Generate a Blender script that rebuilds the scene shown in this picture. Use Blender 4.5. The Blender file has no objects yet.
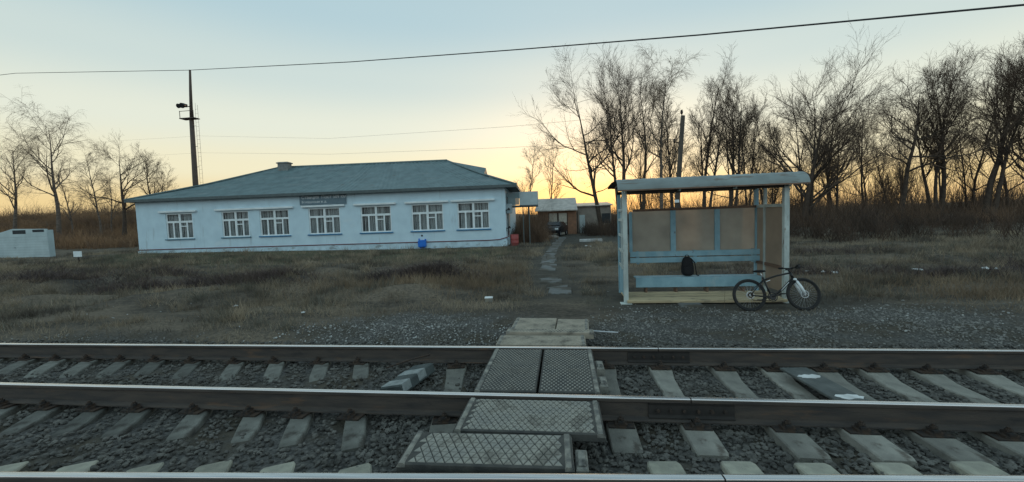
import bpy, math, random
import numpy as np
from mathutils import Vector, Matrix
R = math.radians
PI = math.pi
C = bpy.context.scene.collection
scene = bpy.context.scene

# ------------------------------------------------------------------ materials
MATS = {}
def mat(name, c1, c2=None, rough=.7, scale=8, bump=0, bscale=None, metal=0, stretch=None, spec=.4, detail=6, lo=.35, hi=.65, stain=None, vary=0):
    """two tones mottled by noise, optional bump"""
    if name in MATS: return MATS[name]
    m = bpy.data.materials.new(name); m.use_nodes = True
    nt = m.node_tree; N = nt.nodes; L = nt.links
    b = N['Principled BSDF']
    b.inputs['Roughness'].default_value = rough
    b.inputs['Metallic'].default_value = metal
    b.inputs['Specular IOR Level'].default_value = spec
    tc = N.new('ShaderNodeTexCoord'); src = tc.outputs['Object']
    if stretch:
        mp = N.new('ShaderNodeMapping'); mp.inputs['Scale'].default_value = stretch
        L.new(src, mp.inputs[0]); src = mp.outputs[0]
    n = N.new('ShaderNodeTexNoise'); n.inputs['Scale'].default_value = scale; n.inputs['Detail'].default_value = detail
    L.new(src, n.inputs['Vector'])
    r = N.new('ShaderNodeValToRGB')
    r.color_ramp.elements[0].position = lo; r.color_ramp.elements[1].position = hi
    r.color_ramp.elements[0].color = (*c1, 1); r.color_ramp.elements[1].color = (*(c2 or tuple(v*.75 for v in c1)), 1)
    L.new(n.outputs[0], r.inputs[0]); colr = r.outputs[0]
    if stain:                                   # (colour, scale vector, threshold, amount): dirt, rust or chipped paint
        for sc_, stv, th, amt in stain:
            mp2 = N.new('ShaderNodeMapping'); mp2.inputs['Scale'].default_value = stv; L.new(tc.outputs['Object'], mp2.inputs[0])
            n3 = N.new('ShaderNodeTexNoise'); n3.inputs['Scale'].default_value = 1; n3.inputs['Detail'].default_value = 9; n3.inputs['Roughness'].default_value = .65
            L.new(mp2.outputs[0], n3.inputs['Vector'])
            r3 = N.new('ShaderNodeValToRGB'); r3.color_ramp.elements[0].position = th; r3.color_ramp.elements[1].position = th+.09
            r3.color_ramp.elements[0].color = (0,0,0,1); r3.color_ramp.elements[1].color = (amt,amt,amt,1); L.new(n3.outputs[0], r3.inputs[0])
            mx3 = N.new('ShaderNodeMix'); mx3.data_type = 'RGBA'; L.new(r3.outputs[0], mx3.inputs[0]); L.new(colr, mx3.inputs[6]); mx3.inputs[7].default_value = (*sc_, 1); colr = mx3.outputs[2]
    if vary:
        oi = N.new('ShaderNodeObjectInfo'); mr_ = N.new('ShaderNodeMapRange'); mr_.inputs['To Min'].default_value = 1-vary; mr_.inputs['To Max'].default_value = 1+vary*.5
        L.new(oi.outputs['Random'], mr_.inputs[0]); hs = N.new('ShaderNodeHueSaturation'); L.new(mr_.outputs[0], hs.inputs['Value']); L.new(colr, hs.inputs['Color']); colr = hs.outputs[0]
    L.new(colr, b.inputs['Base Color'])
    if bump:
        n2 = N.new('ShaderNodeTexNoise'); n2.inputs['Scale'].default_value = bscale or scale*4; n2.inputs['Detail'].default_value = 8
        L.new(src, n2.inputs['Vector'])
        bp = N.new('ShaderNodeBump'); bp.inputs['Strength'].default_value = bump; bp.inputs['Distance'].default_value = .02
        L.new(n2.outputs[0], bp.inputs['Height']); L.new(bp.outputs[0], b.inputs['Normal'])
    MATS[name] = m
    return m

def glassy(name, tint, alpha, rough=.1, glow=0):
    """thin sheet: part see-through, part gloss"""
    m = bpy.data.materials.new(name); m.use_nodes = True
    nt = m.node_tree; N = nt.nodes; L = nt.links
    out = N['Material Output']; b = N['Principled BSDF']
    b.inputs['Base Color'].default_value = (*tint, 1); b.inputs['Roughness'].default_value = rough
    t = N.new('ShaderNodeBsdfTransparent'); mx = N.new('ShaderNodeMixShader'); mx.inputs[0].default_value = alpha
    face = b.outputs[0]
    if glow:
        tr = N.new('ShaderNodeBsdfTranslucent'); m2 = N.new('ShaderNodeMixShader'); m2.inputs[0].default_value = glow
        n = N.new('ShaderNodeTexNoise'); n.inputs['Scale'].default_value = 2.2; n.inputs['Detail'].default_value = 6
        tc = N.new('ShaderNodeTexCoord'); L.new(tc.outputs['Object'], n.inputs['Vector'])
        r = N.new('ShaderNodeValToRGB'); r.color_ramp.elements[0].color = (*[v*.6 for v in tint],1); r.color_ramp.elements[1].color = (*[min(1,v*1.25) for v in tint],1)
        L.new(n.outputs[0], r.inputs[0]); L.new(r.outputs[0], tr.inputs[0]); L.new(r.outputs[0], b.inputs['Base Color'])
        L.new(b.outputs[0], m2.inputs[1]); L.new(tr.outputs[0], m2.inputs[2]); face = m2.outputs[0]
    L.new(t.outputs[0], mx.inputs[1]); L.new(face, mx.inputs[2]); L.new(mx.outputs[0], out.inputs[0])
    return m

# ------------------------------------------------------------------ mesh building
class MB:
    def __init__(s): s.v = []; s.f = []; s.sm = []; s.cut = None
    def add(s, vs, fs, smooth=False):
        o = len(s.v); s.v += [tuple(v) for v in vs]
        for f in fs: s.f.append(tuple(i+o for i in f)); s.sm.append(smooth)
        return s
    def box(s, x0, x1, y0, y1, z0, z1, M=None, bev=0):
        if bev:
            b = min(bev, (x1-x0)*.45, (y1-y0)*.45, (z1-z0)*.45)
            vs = []
            for z, k in ((z0, b), (z0+b, 0), (z1-b, 0), (z1, b)):
                q = [(x0+k+ (b if not k else 0)*0, y0+k), (x1-k, y0+k), (x1-k, y1-k), (x0+k, y1-k)]
                vs += [(a, c, z) for a, c in q]
            fs = [(3,2,1,0), (12,13,14,15)]
            for r in range(3):
                for i in range(4):
                    j = (i+1) % 4
                    fs.append((r*4+i, r*4+j, r*4+4+j, r*4+4+i))
        else:
            vs = [(x, y, z) for z in (z0, z1) for x, y in ((x0, y0), (x1, y0), (x1, y1), (x0, y1))]
            fs = [(3,2,1,0), (4,5,6,7), (0,1,5,4), (1,2,6,5), (2,3,7,6), (3,0,4,7)]
        if M is not None: vs = [tuple(M @ Vector(v)) for v in vs]
        return s.add(vs, fs)
    def tube(s, pts, rad, n=8, cap=True, smooth=True):
        pts = [Vector(p) for p in pts]
        if not hasattr(rad, '__len__'): rad = [rad]*len(pts)
        vs = []; fs = []
        up = None
        for i, p in enumerate(pts):
            d = (pts[min(i+1, len(pts)-1)] - pts[max(i-1, 0)]).normalized()
            if up is None:
                up = Vector((0,0,1)) if abs(d.z) < .9 else Vector((1,0,0))
            a = d.cross(up); a.normalize(); b = a.cross(d); up = b
            for k in range(n):
                t = 2*PI*k/n
                vs.append(p + (a*math.cos(t) + b*math.sin(t))*rad[i])
        for i in range(len(pts)-1):
            for k in range(n):
                j = (k+1) % n
                fs.append((i*n+k, i*n+j, i*n+n+j, i*n+n+k))
        o = len(s.f)
        s.add(vs, fs, smooth)
        if cap:
            base = len(s.v) - len(vs)
            s.f.append(tuple(base+k for k in range(n))[::-1]); s.sm.append(False)
            s.f.append(tuple(base+(len(pts)-1)*n+k for k in range(n))); s.sm.append(False)
        return s
    def ring(s, c, R_, r, axis='y', n=32, m=8, sy=1):
        c = Vector(c); vs = []; fs = []
        for i in range(n):
            a = 2*PI*i/n
            for k in range(m):
                b = 2*PI*k/m
                q = R_ + r*math.cos(b); h = r*sy*math.sin(b)
                if axis == 'y': v = (q*math.cos(a), h, q*math.sin(a))
                elif axis == 'z': v = (q*math.cos(a), q*math.sin(a), h)
                else: v = (h, q*math.cos(a), q*math.sin(a))
                vs.append(c+Vector(v))
        for i in range(n):
            for k in range(m):
                fs.append((i*m+k, ((i+1) % n)*m+k, ((i+1) % n)*m+(k+1) % m, i*m+(k+1) % m))
        return s.add(vs, fs, True)
    def prism(s, prof, a0, a1, axis='x', M=None, smooth=False):
        """2D outline extruded along an axis; axis x: prof is (y,z); y: (x,z); z: (x,y)"""
        def P(a, p):
            return {'x': (a, p[0], p[1]), 'y': (p[0], a, p[1]), 'z': (p[0], p[1], a)}[axis]
        n = len(prof)
        vs = [P(a0, p) for p in prof] + [P(a1, p) for p in prof]
        if M is not None: vs = [tuple(M @ Vector(v)) for v in vs]
        fs = [(i, (i+1) % n, n+(i+1) % n, n+i) for i in range(n)] + [tuple(range(n))[::-1], tuple(range(n, 2*n))]
        return s.add(vs, fs, smooth)
    def build(s, name, m, parent=None, fix=True):
        me = bpy.data.meshes.new(name)
        me.from_pydata(s.v, [], s.f)
        me.polygons.foreach_set('use_smooth', s.sm)
        me.materials.append(m)
        if s.cut:                                            # faces from s.cut[0] on take a second material
            me.materials.append(s.cut[1])
            me.polygons.foreach_set('material_index', [0 if i < s.cut[0] else 1 for i in range(len(s.f))])
        if fix:
            import bmesh
            bm = bmesh.new(); bm.from_mesh(me); bmesh.ops.recalc_face_normals(bm, faces=bm.faces); bm.to_mesh(me); bm.free()
        o = bpy.data.objects.new(name, me); C.objects.link(o)
        if parent: o.parent = parent
        return o

def raw_mesh(name, V, F, m, parent=None, smooth=False):
    """numpy verts (n,3), faces (k,3|4)"""
    me = bpy.data.meshes.new(name)
    V = np.asarray(V, dtype=np.float32); F = np.asarray(F, dtype=np.int32); k = F.shape[1]
    me.vertices.add(len(V)); me.vertices.foreach_set('co', V.ravel())
    me.loops.add(F.size); me.loops.foreach_set('vertex_index', F.ravel())
    me.polygons.add(len(F)); me.polygons.foreach_set('loop_start', np.arange(0, F.size, k, dtype=np.int32))
    try: me.polygons.foreach_set('loop_total', np.full(len(F), k, dtype=np.int32))
    except Exception: pass
    me.polygons.foreach_set('use_smooth', np.full(len(F), smooth))
    me.update(calc_edges=True); me.validate()
    me.materials.append(m)
    o = bpy.data.objects.new(name, me); C.objects.link(o)
    if parent: o.parent = parent
    return o

def tag(o, label=None, cat=None, group=None, kind=None):
    if label: o['label'] = label
    if cat: o['category'] = cat
    if group: o['group'] = group
    if kind: o['kind'] = kind
    return o
def empty(name, loc=(0,0,0), rz=0, label=None, cat=None, group=None):
    o = bpy.data.objects.new(name, None); C.objects.link(o); o.empty_display_size = .2
    o.location = loc; o.rotation_euler = (0, 0, rz)
    return tag(o, label, cat, group)
def copy_tree(o, parent=None):
    c = o.copy(); C.objects.link(c); c.parent = parent
    for ch in list(o.children): copy_tree(ch, c)
    return c
def RZ(a): return Matrix.Rotation(a, 4, 'Z')
def T(x, y, z): return Matrix.Translation((x, y, z))

ORD = ['first','second','third','fourth','fifth','sixth','seventh','eighth','ninth','tenth','eleventh','twelfth','thirteenth','fourteenth','fifteenth','sixteenth','seventeenth','eighteenth','nineteenth','twentieth']

# ------------------------------------------------------------------ palette
M_wall = mat('pale_blue_limewash', (.53,.68,.76), (.47,.61,.69), .85, 1.3, .25, 30, stain=[((.34,.42,.46),(2.5,2.5,.35),.58,.55),((.60,.70,.74),(.5,.5,.8),.60,.6)])
M_plinth = mat('plinth_paint', (.50,.65,.73), (.38,.50,.57), .85, 2.0, .3, 25, stain=[((.20,.22,.22),(1.2,1.2,2.5),.54,.75)])
M_white = mat('white_paint', (.72,.78,.80), (.6,.66,.68), .6, 3)
M_blue = mat('blue_sill_paint', (.04,.20,.38), (.03,.15,.30), .5, 5)
M_brightblue = mat('bright_blue_paint', (.01,.16,.62), (.01,.12,.5), .5, 5)
M_maroon = mat('maroon_paint', (.16,.05,.06), (.11,.035,.045), .6, 5)
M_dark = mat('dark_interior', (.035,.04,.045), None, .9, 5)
M_curtain = mat('curtain_cloth', (.78,.84,.84), (.30,.35,.36), .9, 7, stretch=(6, 6, .15), lo=.42, hi=.58)
M_glass = glassy('window_glass', (.05,.06,.065), .22, .06)
M_shelter = mat('shelter_blue_paint', (.26,.42,.49), (.19,.33,.40), .65, 4, .15, stain=[((.13,.085,.06),(9,9,5),.62,.85),((.33,.42,.44),(3,3,1),.58,.6)])
M_shelter_pale = mat('shelter_pale_paint', (.47,.53,.51), (.34,.385,.375), .6, 4, .1, stain=[((.15,.09,.06),(10,10,3),.60,.85)])
M_shelter_roof = mat('shelter_roof_sheet', (.22,.265,.265), (.13,.15,.15), .5, 2.2, stretch=(.6,1,1), lo=.4, hi=.72, stain=[((.13,.10,.075),(1.6,7,9),.56,.8)])
M_deck = mat('deck_timber', (.56,.46,.29), (.38,.31,.20), .85, 6, .25, stretch=(.3,4,4), stain=[((.17,.15,.12),(2.5,6,6),.56,.7)], vary=.2)
M_brown_rail = mat('bare_timber_rail', (.20,.12,.08), (.12,.08,.06), .8, 6)
M_black = mat('black_cloth', (.006,.006,.008), (.012,.012,.014), .85, 30, .3)
M_blackmetal = mat('black_gloss_metal', (.012,.013,.015), None, .35, 5)
M_rubber = mat('black_rubber', (.014,.014,.015), (.02,.02,.02), .8, 20)
M_silver = mat('silver_metal', (.55,.58,.6), (.42,.44,.46), .35, 10, metal=.6)
M_whitegloss = mat('white_gloss', (.75,.8,.82), None, .3, 5)
M_conc = mat('sleeper_concrete', (.29,.28,.245), (.16,.155,.138), .9, 5, .5, 60, lo=.3, hi=.72, stain=[((.075,.06,.048),(5,3,5),.56,.75),((.38,.37,.33),(6,4,6),.63,.5)], vary=.4)
M_concold = mat('old_sleeper_concrete', (.20,.20,.178), (.10,.098,.088), .95, 5, .5, 60, lo=.3, hi=.7, stain=[((.05,.044,.037),(4,3,5),.52,.85)], vary=.4)
M_conc2 = mat('near_sleeper_concrete', (.40,.385,.31), (.26,.25,.21), .9, 5, .5, 60, stain=[((.12,.105,.085),(5,3,5),.58,.7)], vary=.25)
M_pathc = mat('worn_path_concrete', (.15,.16,.16), (.075,.07,.06), .9, 1.1, .4, 30, stain=[((.06,.053,.042),(2.2,2.2,2.2),.47,.9)])
M_railside = mat('rusty_rail_steel', (.075,.06,.05), (.042,.037,.035), .8, 6, .2, 40, stretch=(.4,3,3), stain=[((.13,.075,.045),(1.5,8,8),.58,.6),((.02,.02,.02),(2.5,5,5),.60,.7)])
M_railtop = mat('polished_rail_head', (.62,.63,.64), (.5,.5,.5), .22, 5, metal=1, stretch=(.2,6,1))
M_clip = mat('dark_rail_clip', (.020,.019,.019), (.06,.038,.026), .85, 20)
M_fish = mat('fishplate_steel', (.03,.026,.024), (.02,.018,.017), .85, 10)
M_panelbase = mat('worn_rubber_panel', (.038,.039,.038), (.075,.073,.066), .8, 5, .3, 60)
M_panelbump = mat('worn_rubber_stud', (.20,.20,.185), (.30,.29,.25), .7, 3.2, .1, 60, stain=[((.09,.085,.075),(3,3,3),.52,.7)])
M_panelend = mat('dusty_panel_end', (.28,.27,.235), (.10,.10,.095), .85, 8, .5, 50, stain=[((.06,.058,.052),(9,9,9),.55,.8)])
M_panelslab = mat('brown_concrete_pad', (.34,.30,.24), (.21,.19,.155), .85, 4, .35, 40, stain=[((.10,.088,.072),(4,4,4),.56,.7)])
M_roof = mat('grey_corrugated_roof', (.125,.185,.195), (.085,.13,.14), .55, 1.6, .1, 30, stain=[((.19,.21,.21),(.35,3,3),.57,.6),((.11,.085,.065),(.9,1.2,1.2),.63,.7)])
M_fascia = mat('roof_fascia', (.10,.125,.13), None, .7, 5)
M_bark = mat('dark_bark', (.075,.055,.042), (.045,.034,.028), .95, 4, .3)
M_twig = mat('brown_twig', (.135,.092,.065), (.08,.056,.042), .95, 1)
M_birch = mat('pale_birch_bark', (.16,.13,.11), (.07,.055,.045), .9, 3, stretch=(1,1,3))
M_birchtwig = mat('birch_twig', (.27,.20,.14), (.19,.14,.10), .95, 1)
M_scrub = mat('dry_scrub', (.085,.055,.038), (.042,.030,.024), .95, .35, lo=.4, hi=.6)
M_scrub_red = mat('reddish_dry_stems', (.20,.125,.078), (.10,.066,.046), .95, .3, lo=.4, hi=.6)
M_grass = mat('dry_grass', (.29,.235,.165), (.085,.072,.058), .95, .5, lo=.42, hi=.58)
M_bank = mat('bank_brush_stems', (.26,.155,.085), (.13,.082,.055), .95, .25, lo=.4, hi=.6)
M_stalk = mat('dry_weed_stalks', (.26,.19,.12), (.12,.09,.065), .95, .8)
M_lawn = mat('greenish_grass', (.095,.115,.075), (.14,.14,.09), .95, .6)
M_bramble = mat('dark_bramble', (.055,.042,.042), (.11,.08,.07), .95, .6)
M_stone = mat('ballast_stone', (.14,.134,.122), (.05,.048,.044), .9, 9, .4, 40)
M_stone2 = mat('verge_gravel', (.24,.235,.22), (.09,.087,.08), .9, 12, .3, 40)
M_pale = mat('pale_gravel', (.40,.41,.40), (.22,.22,.21), .9, 8)
M_paper = mat('white_scrap', (.66,.68,.68), (.45,.46,.46), .8, 5)
M_wood_pole = mat('weathered_pole_wood', (.085,.068,.055), (.05,.042,.036), .9, 5, .2, stretch=(3,3,.3))
M_mast = mat('mast_steel', (.10,.07,.055), (.07,.055,.048), .8, 4)
M_wire = mat('cable_black', (.03,.03,.033), None, .7, 3)
M_brick = mat('garage_brick', (.24,.125,.075), (.16,.09,.06), .9, 3, .2)
M_garagedoor = mat('garage_door_paint', (.46,.42,.35), (.36,.33,.28), .7, 3)
M_garageroof = mat('garage_roof_sheet', (.42,.40,.36), (.25,.24,.22), .35, 2, metal=.3)
M_greywall = mat('grey_render', (.26,.23,.20), (.19,.17,.15), .9, 2, .2)
M_shed = mat('pale_shed_panel', (.44,.53,.55), (.36,.44,.46), .7, 1.4, .1)
M_red = mat('faded_red_paint', (.34,.07,.065), (.22,.05,.05), .6, 5)
M_car = mat('dark_car_paint', (.012,.015,.02), None, .2, 3, spec=.6)
M_carglass = mat('car_glass', (.02,.025,.03), None, .05, 3, spec=.8)
M_boardblue = mat('grey_blue_board', (.13,.19,.23), (.11,.165,.20), .6, 4)

# ------------------------------------------------------------------ terrain
def vnoise(x, y, s, seed=0):
    """smooth value noise on arrays"""
    x = np.asarray(x, float)*s; y = np.asarray(y, float)*s
    xi = np.floor(x).astype(np.int64); yi = np.floor(y).astype(np.int64)
    fx = x-xi; fy = y-yi; fx = fx*fx*(3-2*fx); fy = fy*fy*(3-2*fy)
    def h(a, b):
        n = (a*374761393 + b*668265263 + seed*982451653) & 0x7fffffff
        n = ((n ^ (n >> 13))*1274126177) & 0x7fffffff
        return ((n ^ (n >> 16)) & 0xffff)/65535.
    return (h(xi,yi)*(1-fx)+h(xi+1,yi)*fx)*(1-fy) + (h(xi,yi+1)*(1-fx)+h(xi+1,yi+1)*fx)*fy
def sstep(a, b, x):
    t = np.clip((np.asarray(x, float)-a)/(b-a), 0, 1); return t*t*(3-2*t)
def gz(x, y):
    x = np.asarray(x, float); y = np.asarray(y, float)
    z = -.335 + .20*sstep(6.15, 7.3, y)                     # ballast bed, then the verge
    z = z + (.045+.02*(vnoise(x, y, 1.2, 15)-.5))*(1-sstep(3.55, 4.0, y+.0*x))
    z = z + (.048+.04*(vnoise(x, y, 1.6, 16)-.5))*sstep(-1.6, -2.6, x)*sstep(4.1, 4.5, y)*(1-sstep(5.4, 5.9, y))
    z = z + .018*sstep(-1.6, -2.6, x)*(1-sstep(3.9, 4.3, y))
    z = z + sstep(7.5, 10, y)*(.10*(vnoise(x, y, .35, 3)-.5) + .05*(vnoise(x, y, 1.1, 4)-.5))*(1-.9*sstep(22, 25, y))
    z = z + .02*(vnoise(x, y, 2.5, 5)-.5)*sstep(6.4, 7, y)
    z = z + sstep(8.5, 10.5, y)*(1-sstep(17, 21, y))*sstep(-1.6, -3.5, x)*(.50*(vnoise(x, y, .5, 41)-.45)+.18*(vnoise(x, y, 1.5, 42)-.5))
    z = z + sstep(11, 13, y)*(1-sstep(22, 26, y))*sstep(5.5, 7.5, x)*(.26*(vnoise(x, y, .4, 43)-.5)+.10*(vnoise(x, y, 1.5, 44)-.5))
    lft = sstep(-6, -34, x)
    z = z + sstep(20, 26, y)*lft*.26*(1-sstep(45, 60, y)*.3)
    # shelter site kept level
    k = sstep(.4, 1.2, x)*(1-sstep(5.2, 6, x))*sstep(8.4, 9, y)*(1-sstep(11, 12, y))
    z = z*(1-k) + -.16*k
    z = z - .045*np.exp(-(((x-4.4)/1.3)**4+((y-8.7)/.5)**4))
    # low mounds and dips in the rough grass
    z = z + .22*np.exp(-(((x+9.8)/2.3)**2+((y-12.6)/1.0)**2)) + .16*np.exp(-(((x+4.4)/1.6)**2+((y-13.2)/.8)**2))
    z = z - .12*np.exp(-(((x-12)/6)**2+((y-13.5)/1.2)**2))
    z = z + 4.4*sstep(43, 64, y)*sstep(-14, -38, x)          # bank far left
    return z
def G(x, y): return float(gz(x, y))

def ground():
    fx = np.arange(-45, 32.01, .28); fy = np.arange(1.5, 32, .22)
    xs = np.concatenate([[-2500,-1500,-800,-400,-250,-160,-110,-85,-70,-60,-52], fx, [36,42,50,60,75,95,130,190,300,500,900,1500,2500]])
    ys = np.concatenate([[-400,-100,-40,-15,-6,-2,0], fy, [33,34.5,36,38,41,45,50,56,63,72,85,110,150,220,350,600,1000,1800,3000]])
    X, Y = np.meshgrid(xs, ys); Z = gz(X, Y)
    V = np.stack([X, Y, Z], -1).reshape(-1, 3); nx = len(xs); ny = len(ys)
    i = np.arange(ny-1)[:,None]*nx + np.arange(nx-1)[None]
    F = np.stack([i, i+1, i+nx+1, i+nx], -1).reshape(-1, 4)
    m = bpy.data.materials.new('ground_surface'); m.use_nodes = True
    nt = m.node_tree; N = nt.nodes; L = nt.links; b = N['Principled BSDF']; b.inputs['Roughness'].default_value = .95; b.inputs['Specular IOR Level'].default_value = .15
    tc = N.new('ShaderNodeTexCoord')
    def noise(s, d=6, v=None):
        n = N.new('ShaderNodeTexNoise'); n.inputs['Scale'].default_value = s; n.inputs['Detail'].default_value = d
        L.new(v or tc.outputs['Object'], n.inputs['Vector']); return n.outputs[0]
    def ramp(f, a, c, p0=.35, p1=.65):
        r = N.new('ShaderNodeValToRGB'); e = r.color_ramp.elements
        e[0].position = p0; e[1].position = p1; e[0].color = (*a,1); e[1].color = (*c,1); L.new(f, r.inputs[0]); return r.outputs[0]
    def mix(f, a, c):
        x = N.new('ShaderNodeMix'); x.data_type = 'RGBA'; L.new(f, x.inputs[0]); L.new(a, x.inputs[6]); L.new(c, x.inputs[7]); return x.outputs[2]
    at = N.new('ShaderNodeAttribute'); at.attribute_name = 'zone'
    sp = N.new('ShaderNodeSeparateColor'); L.new(at.outputs['Color'], sp.inputs[0])
    mp = N.new('ShaderNodeMapping'); mp.inputs['Scale'].default_value = (.35, 1, 1); L.new(tc.outputs['Object'], mp.inputs[0])
    grass = mix(ramp(noise(1.0, 9, mp.outputs[0]), (0,0,0), (1,1,1), .43, .57), ramp(noise(9), (.046,.041,.034), (.105,.088,.07)), ramp(noise(14), (.18,.146,.108), (.088,.073,.058)))
    gravel = mix(ramp(noise(1.3, 8), (0,0,0), (1,1,1), .46, .60), ramp(noise(26, 4), (.048,.047,.045), (.14,.135,.127), .35, .7), ramp(noise(9, 8), (.085,.074,.058), (.05,.045,.037)))
    dirt = ramp(noise(4, 8), (.085,.08,.068), (.05,.048,.042))
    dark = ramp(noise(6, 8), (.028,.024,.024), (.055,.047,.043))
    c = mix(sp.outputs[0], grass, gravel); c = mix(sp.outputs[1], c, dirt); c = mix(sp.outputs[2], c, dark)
    L.new(c, b.inputs['Base Color'])
    bp = N.new('ShaderNodeBump'); bp.inputs['Strength'].default_value = .8; bp.inputs['Distance'].default_value = .05
    L.new(noise(18, 8), bp.inputs['Height']); L.new(bp.outputs[0], b.inputs['Normal'])
    o = raw_mesh('ground', V, F, m, smooth=True)
    x = V[:,0].astype(float); y = V[:,1].astype(float)
    w = vnoise(x, y, .5, 8)*1.6-.8
    grav = 1-sstep(7.6, 9.2, y+w*1.2-sstep(0, 3, x)*.5+sstep(-2.5, -6, x)*1.9)
    px = np.interp(y, [9,10.2,14,19,28,38,60], [.1,-.1,-.6,-.75,-.5,0,1])
    dirt = np.exp(-((x-px)/(.8+.03*y))**2)*sstep(8.5, 10, y)*.8
    dirt = np.maximum(dirt, sstep(26, 30, y)*(1-sstep(40, 44, y))*sstep(-4, -2, x)*(1-sstep(6, 9, x)))
    dirt = np.maximum(dirt, sstep(.2, 1, x)*(1-sstep(5.5, 7, x))*sstep(8.6, 9.1, y)*(1-sstep(10.5, 12.5, y))*.8)
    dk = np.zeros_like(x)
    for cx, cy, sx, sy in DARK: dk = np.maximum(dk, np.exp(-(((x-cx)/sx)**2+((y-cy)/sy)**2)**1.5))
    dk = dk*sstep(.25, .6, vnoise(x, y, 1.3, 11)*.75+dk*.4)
    col = np.stack([grav, dirt, dk, np.ones_like(x)], -1).astype(np.float32)
    a = o.data.color_attributes.new('zone', 'FLOAT_COLOR', 'POINT'); a.data.foreach_set('color', col.ravel())
    tag(o, kind='structure'); return o
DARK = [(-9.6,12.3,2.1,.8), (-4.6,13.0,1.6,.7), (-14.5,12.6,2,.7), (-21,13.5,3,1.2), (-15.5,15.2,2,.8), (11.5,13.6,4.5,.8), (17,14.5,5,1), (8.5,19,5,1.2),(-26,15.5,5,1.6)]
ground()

# ------------------------------------------------------------------ scattered stones, grass, scrub (stuff)
rs = np.random.RandomState(7)
def stones(name, pts, size, m, seed=1):
    r = np.random.RandomState(seed)
    ph = (1+5**.5)/2
    base = np.array([(-1,ph,0),(1,ph,0),(-1,-ph,0),(1,-ph,0),(0,-1,ph),(0,1,ph),(0,-1,-ph),(0,1,-ph),(ph,0,-1),(ph,0,1),(-ph,0,-1),(-ph,0,1)])/1.9
    fc = np.array([(0,11,5),(0,5,1),(0,1,7),(0,7,10),(0,10,11),(1,5,9),(5,11,4),(11,10,2),(10,7,6),(7,1,8),(3,9,4),(3,4,2),(3,2,6),(3,6,8),(3,8,9),(4,9,5),(2,4,11),(6,2,10),(8,6,7),(9,8,1)])
    n = len(pts); s = size[0]+(size[1]-size[0])*r.rand(n)**2
    ax = (.65+.7*r.rand(n,1,3)); ax[:,:,2] *= .75
    B = base[None]*(.75+.5*r.rand(n,12,1))*ax
    a = r.rand(n)*2*PI; ca, sa = np.cos(a)[:,None], np.sin(a)[:,None]
    tl = (r.rand(n)-.5)*1.2; ct, st = np.cos(tl)[:,None], np.sin(tl)[:,None]
    y2 = B[:,:,1]*ct-B[:,:,2]*st; z2 = B[:,:,1]*st+B[:,:,2]*ct
    V = np.stack([B[:,:,0]*ca-y2*sa, B[:,:,0]*sa+y2*ca, z2], -1)*(s*.5)[:,None,None] + pts[:,None,:]
    F = fc[None]+12*np.arange(n)[:,None,None]
    return raw_mesh(name, V.reshape(-1,3), F.reshape(-1,3), m)
def rnd(n, x0, x1, y0, y1): return np.stack([x0+(x1-x0)*rs.rand(n), y0+(y1-y0)*rs.rand(n)], -1)
p = rnd(42000, -13, 11, 6.3, 9.6)
dens = (.35+.65*sstep(.35, .6, vnoise(p[:,0], p[:,1], .8, 51)))*(1-sstep(7.1, 8.8, p[:,1]+(vnoise(p[:,0], p[:,1], .5, 8)-.5)*1.6 - sstep(0,3,p[:,0])*.6 + sstep(-2.5,-6,p[:,0])*1.7))
p = p[rs.rand(len(p)) < dens]
P3 = np.column_stack([p, gz(p[:,0], p[:,1])+.005])
tag(stones('verge_gravel', P3, (.014,.046), M_stone2, 4), 'loose grey gravel along the verge beyond the far rail', 'gravel', kind='stuff')
p = np.concatenate([rnd(420, -5.5, -.8, 6.5, 7.5), rnd(150, .5, 9, 6.5, 9), rnd(25, -12, -6, 6.6, 10), rnd(30, -6, 8, 8, 11)])
P3 = np.column_stack([p, gz(p[:,0], p[:,1])+.015])
tag(stones('pale_gravel', P3, (.014,.05), M_pale, 5), 'scattered pale pebbles glinting in the dark gravel verge', 'gravel', kind='stuff')

def stems(name, base, h, r0, lean, m, seed=0, bend=.3, rings=4, droop=0):
    """many tapering three-sided stems in one mesh"""
    r = np.random.RandomState(seed); n = len(base)
    a = r.rand(n)*2*PI; d = np.stack([np.cos(a), np.sin(a)], -1)*(lean*r.rand(n)**.7)[:,None]
    b2 = (r.rand(n,2)-.5)*bend
    t = np.linspace(0, 1, rings)
    cx = base[:,None,0]+h[:,None]*(d[:,None,0]*t+b2[:,None,0]*t*t)
    cy = base[:,None,1]+h[:,None]*(d[:,None,1]*t+b2[:,None,1]*t*t)
    cz = base[:,None,2]+h[:,None]*(t-droop*t*t)
    rad = np.asarray(r0)*np.ones(n)
    rr = rad[:,None]*(1-.85*t)[None]
    an = (a[:,None]+np.arange(3)*2*PI/3)
    V = np.stack([cx[:,:,None]+rr[:,:,None]*np.cos(an)[:,None], cy[:,:,None]+rr[:,:,None]*np.sin(an)[:,None], np.repeat(cz[:,:,None],3,2)], -1)
    k = np.arange(3); q = np.stack([k, (k+1)%3, (k+1)%3+3, k+3], -1)
    F = (q[None]+3*np.arange(rings-1)[:,None,None]).reshape(-1,4)
    F = F[None]+3*rings*np.arange(n)[:,None,None]
    return raw_mesh(name, V.reshape(-1,3), F.reshape(-1,4), m)
def G3(p, dz=-.02): return np.column_stack([p, gz(p[:,0], p[:,1])+dz])
def in_view(p, pad=1.5): return (p[:,0] > -1.72*p[:,1]-pad) & (p[:,0] < 1.25*p[:,1]+pad)
def outside(p, rects):
    k = np.ones(len(p), bool)
    for x0, x1, y0, y1 in rects: k &= ~((p[:,0]>x0)&(p[:,0]<x1)&(p[:,1]>y0)&(p[:,1]<y1))
    return k
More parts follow.
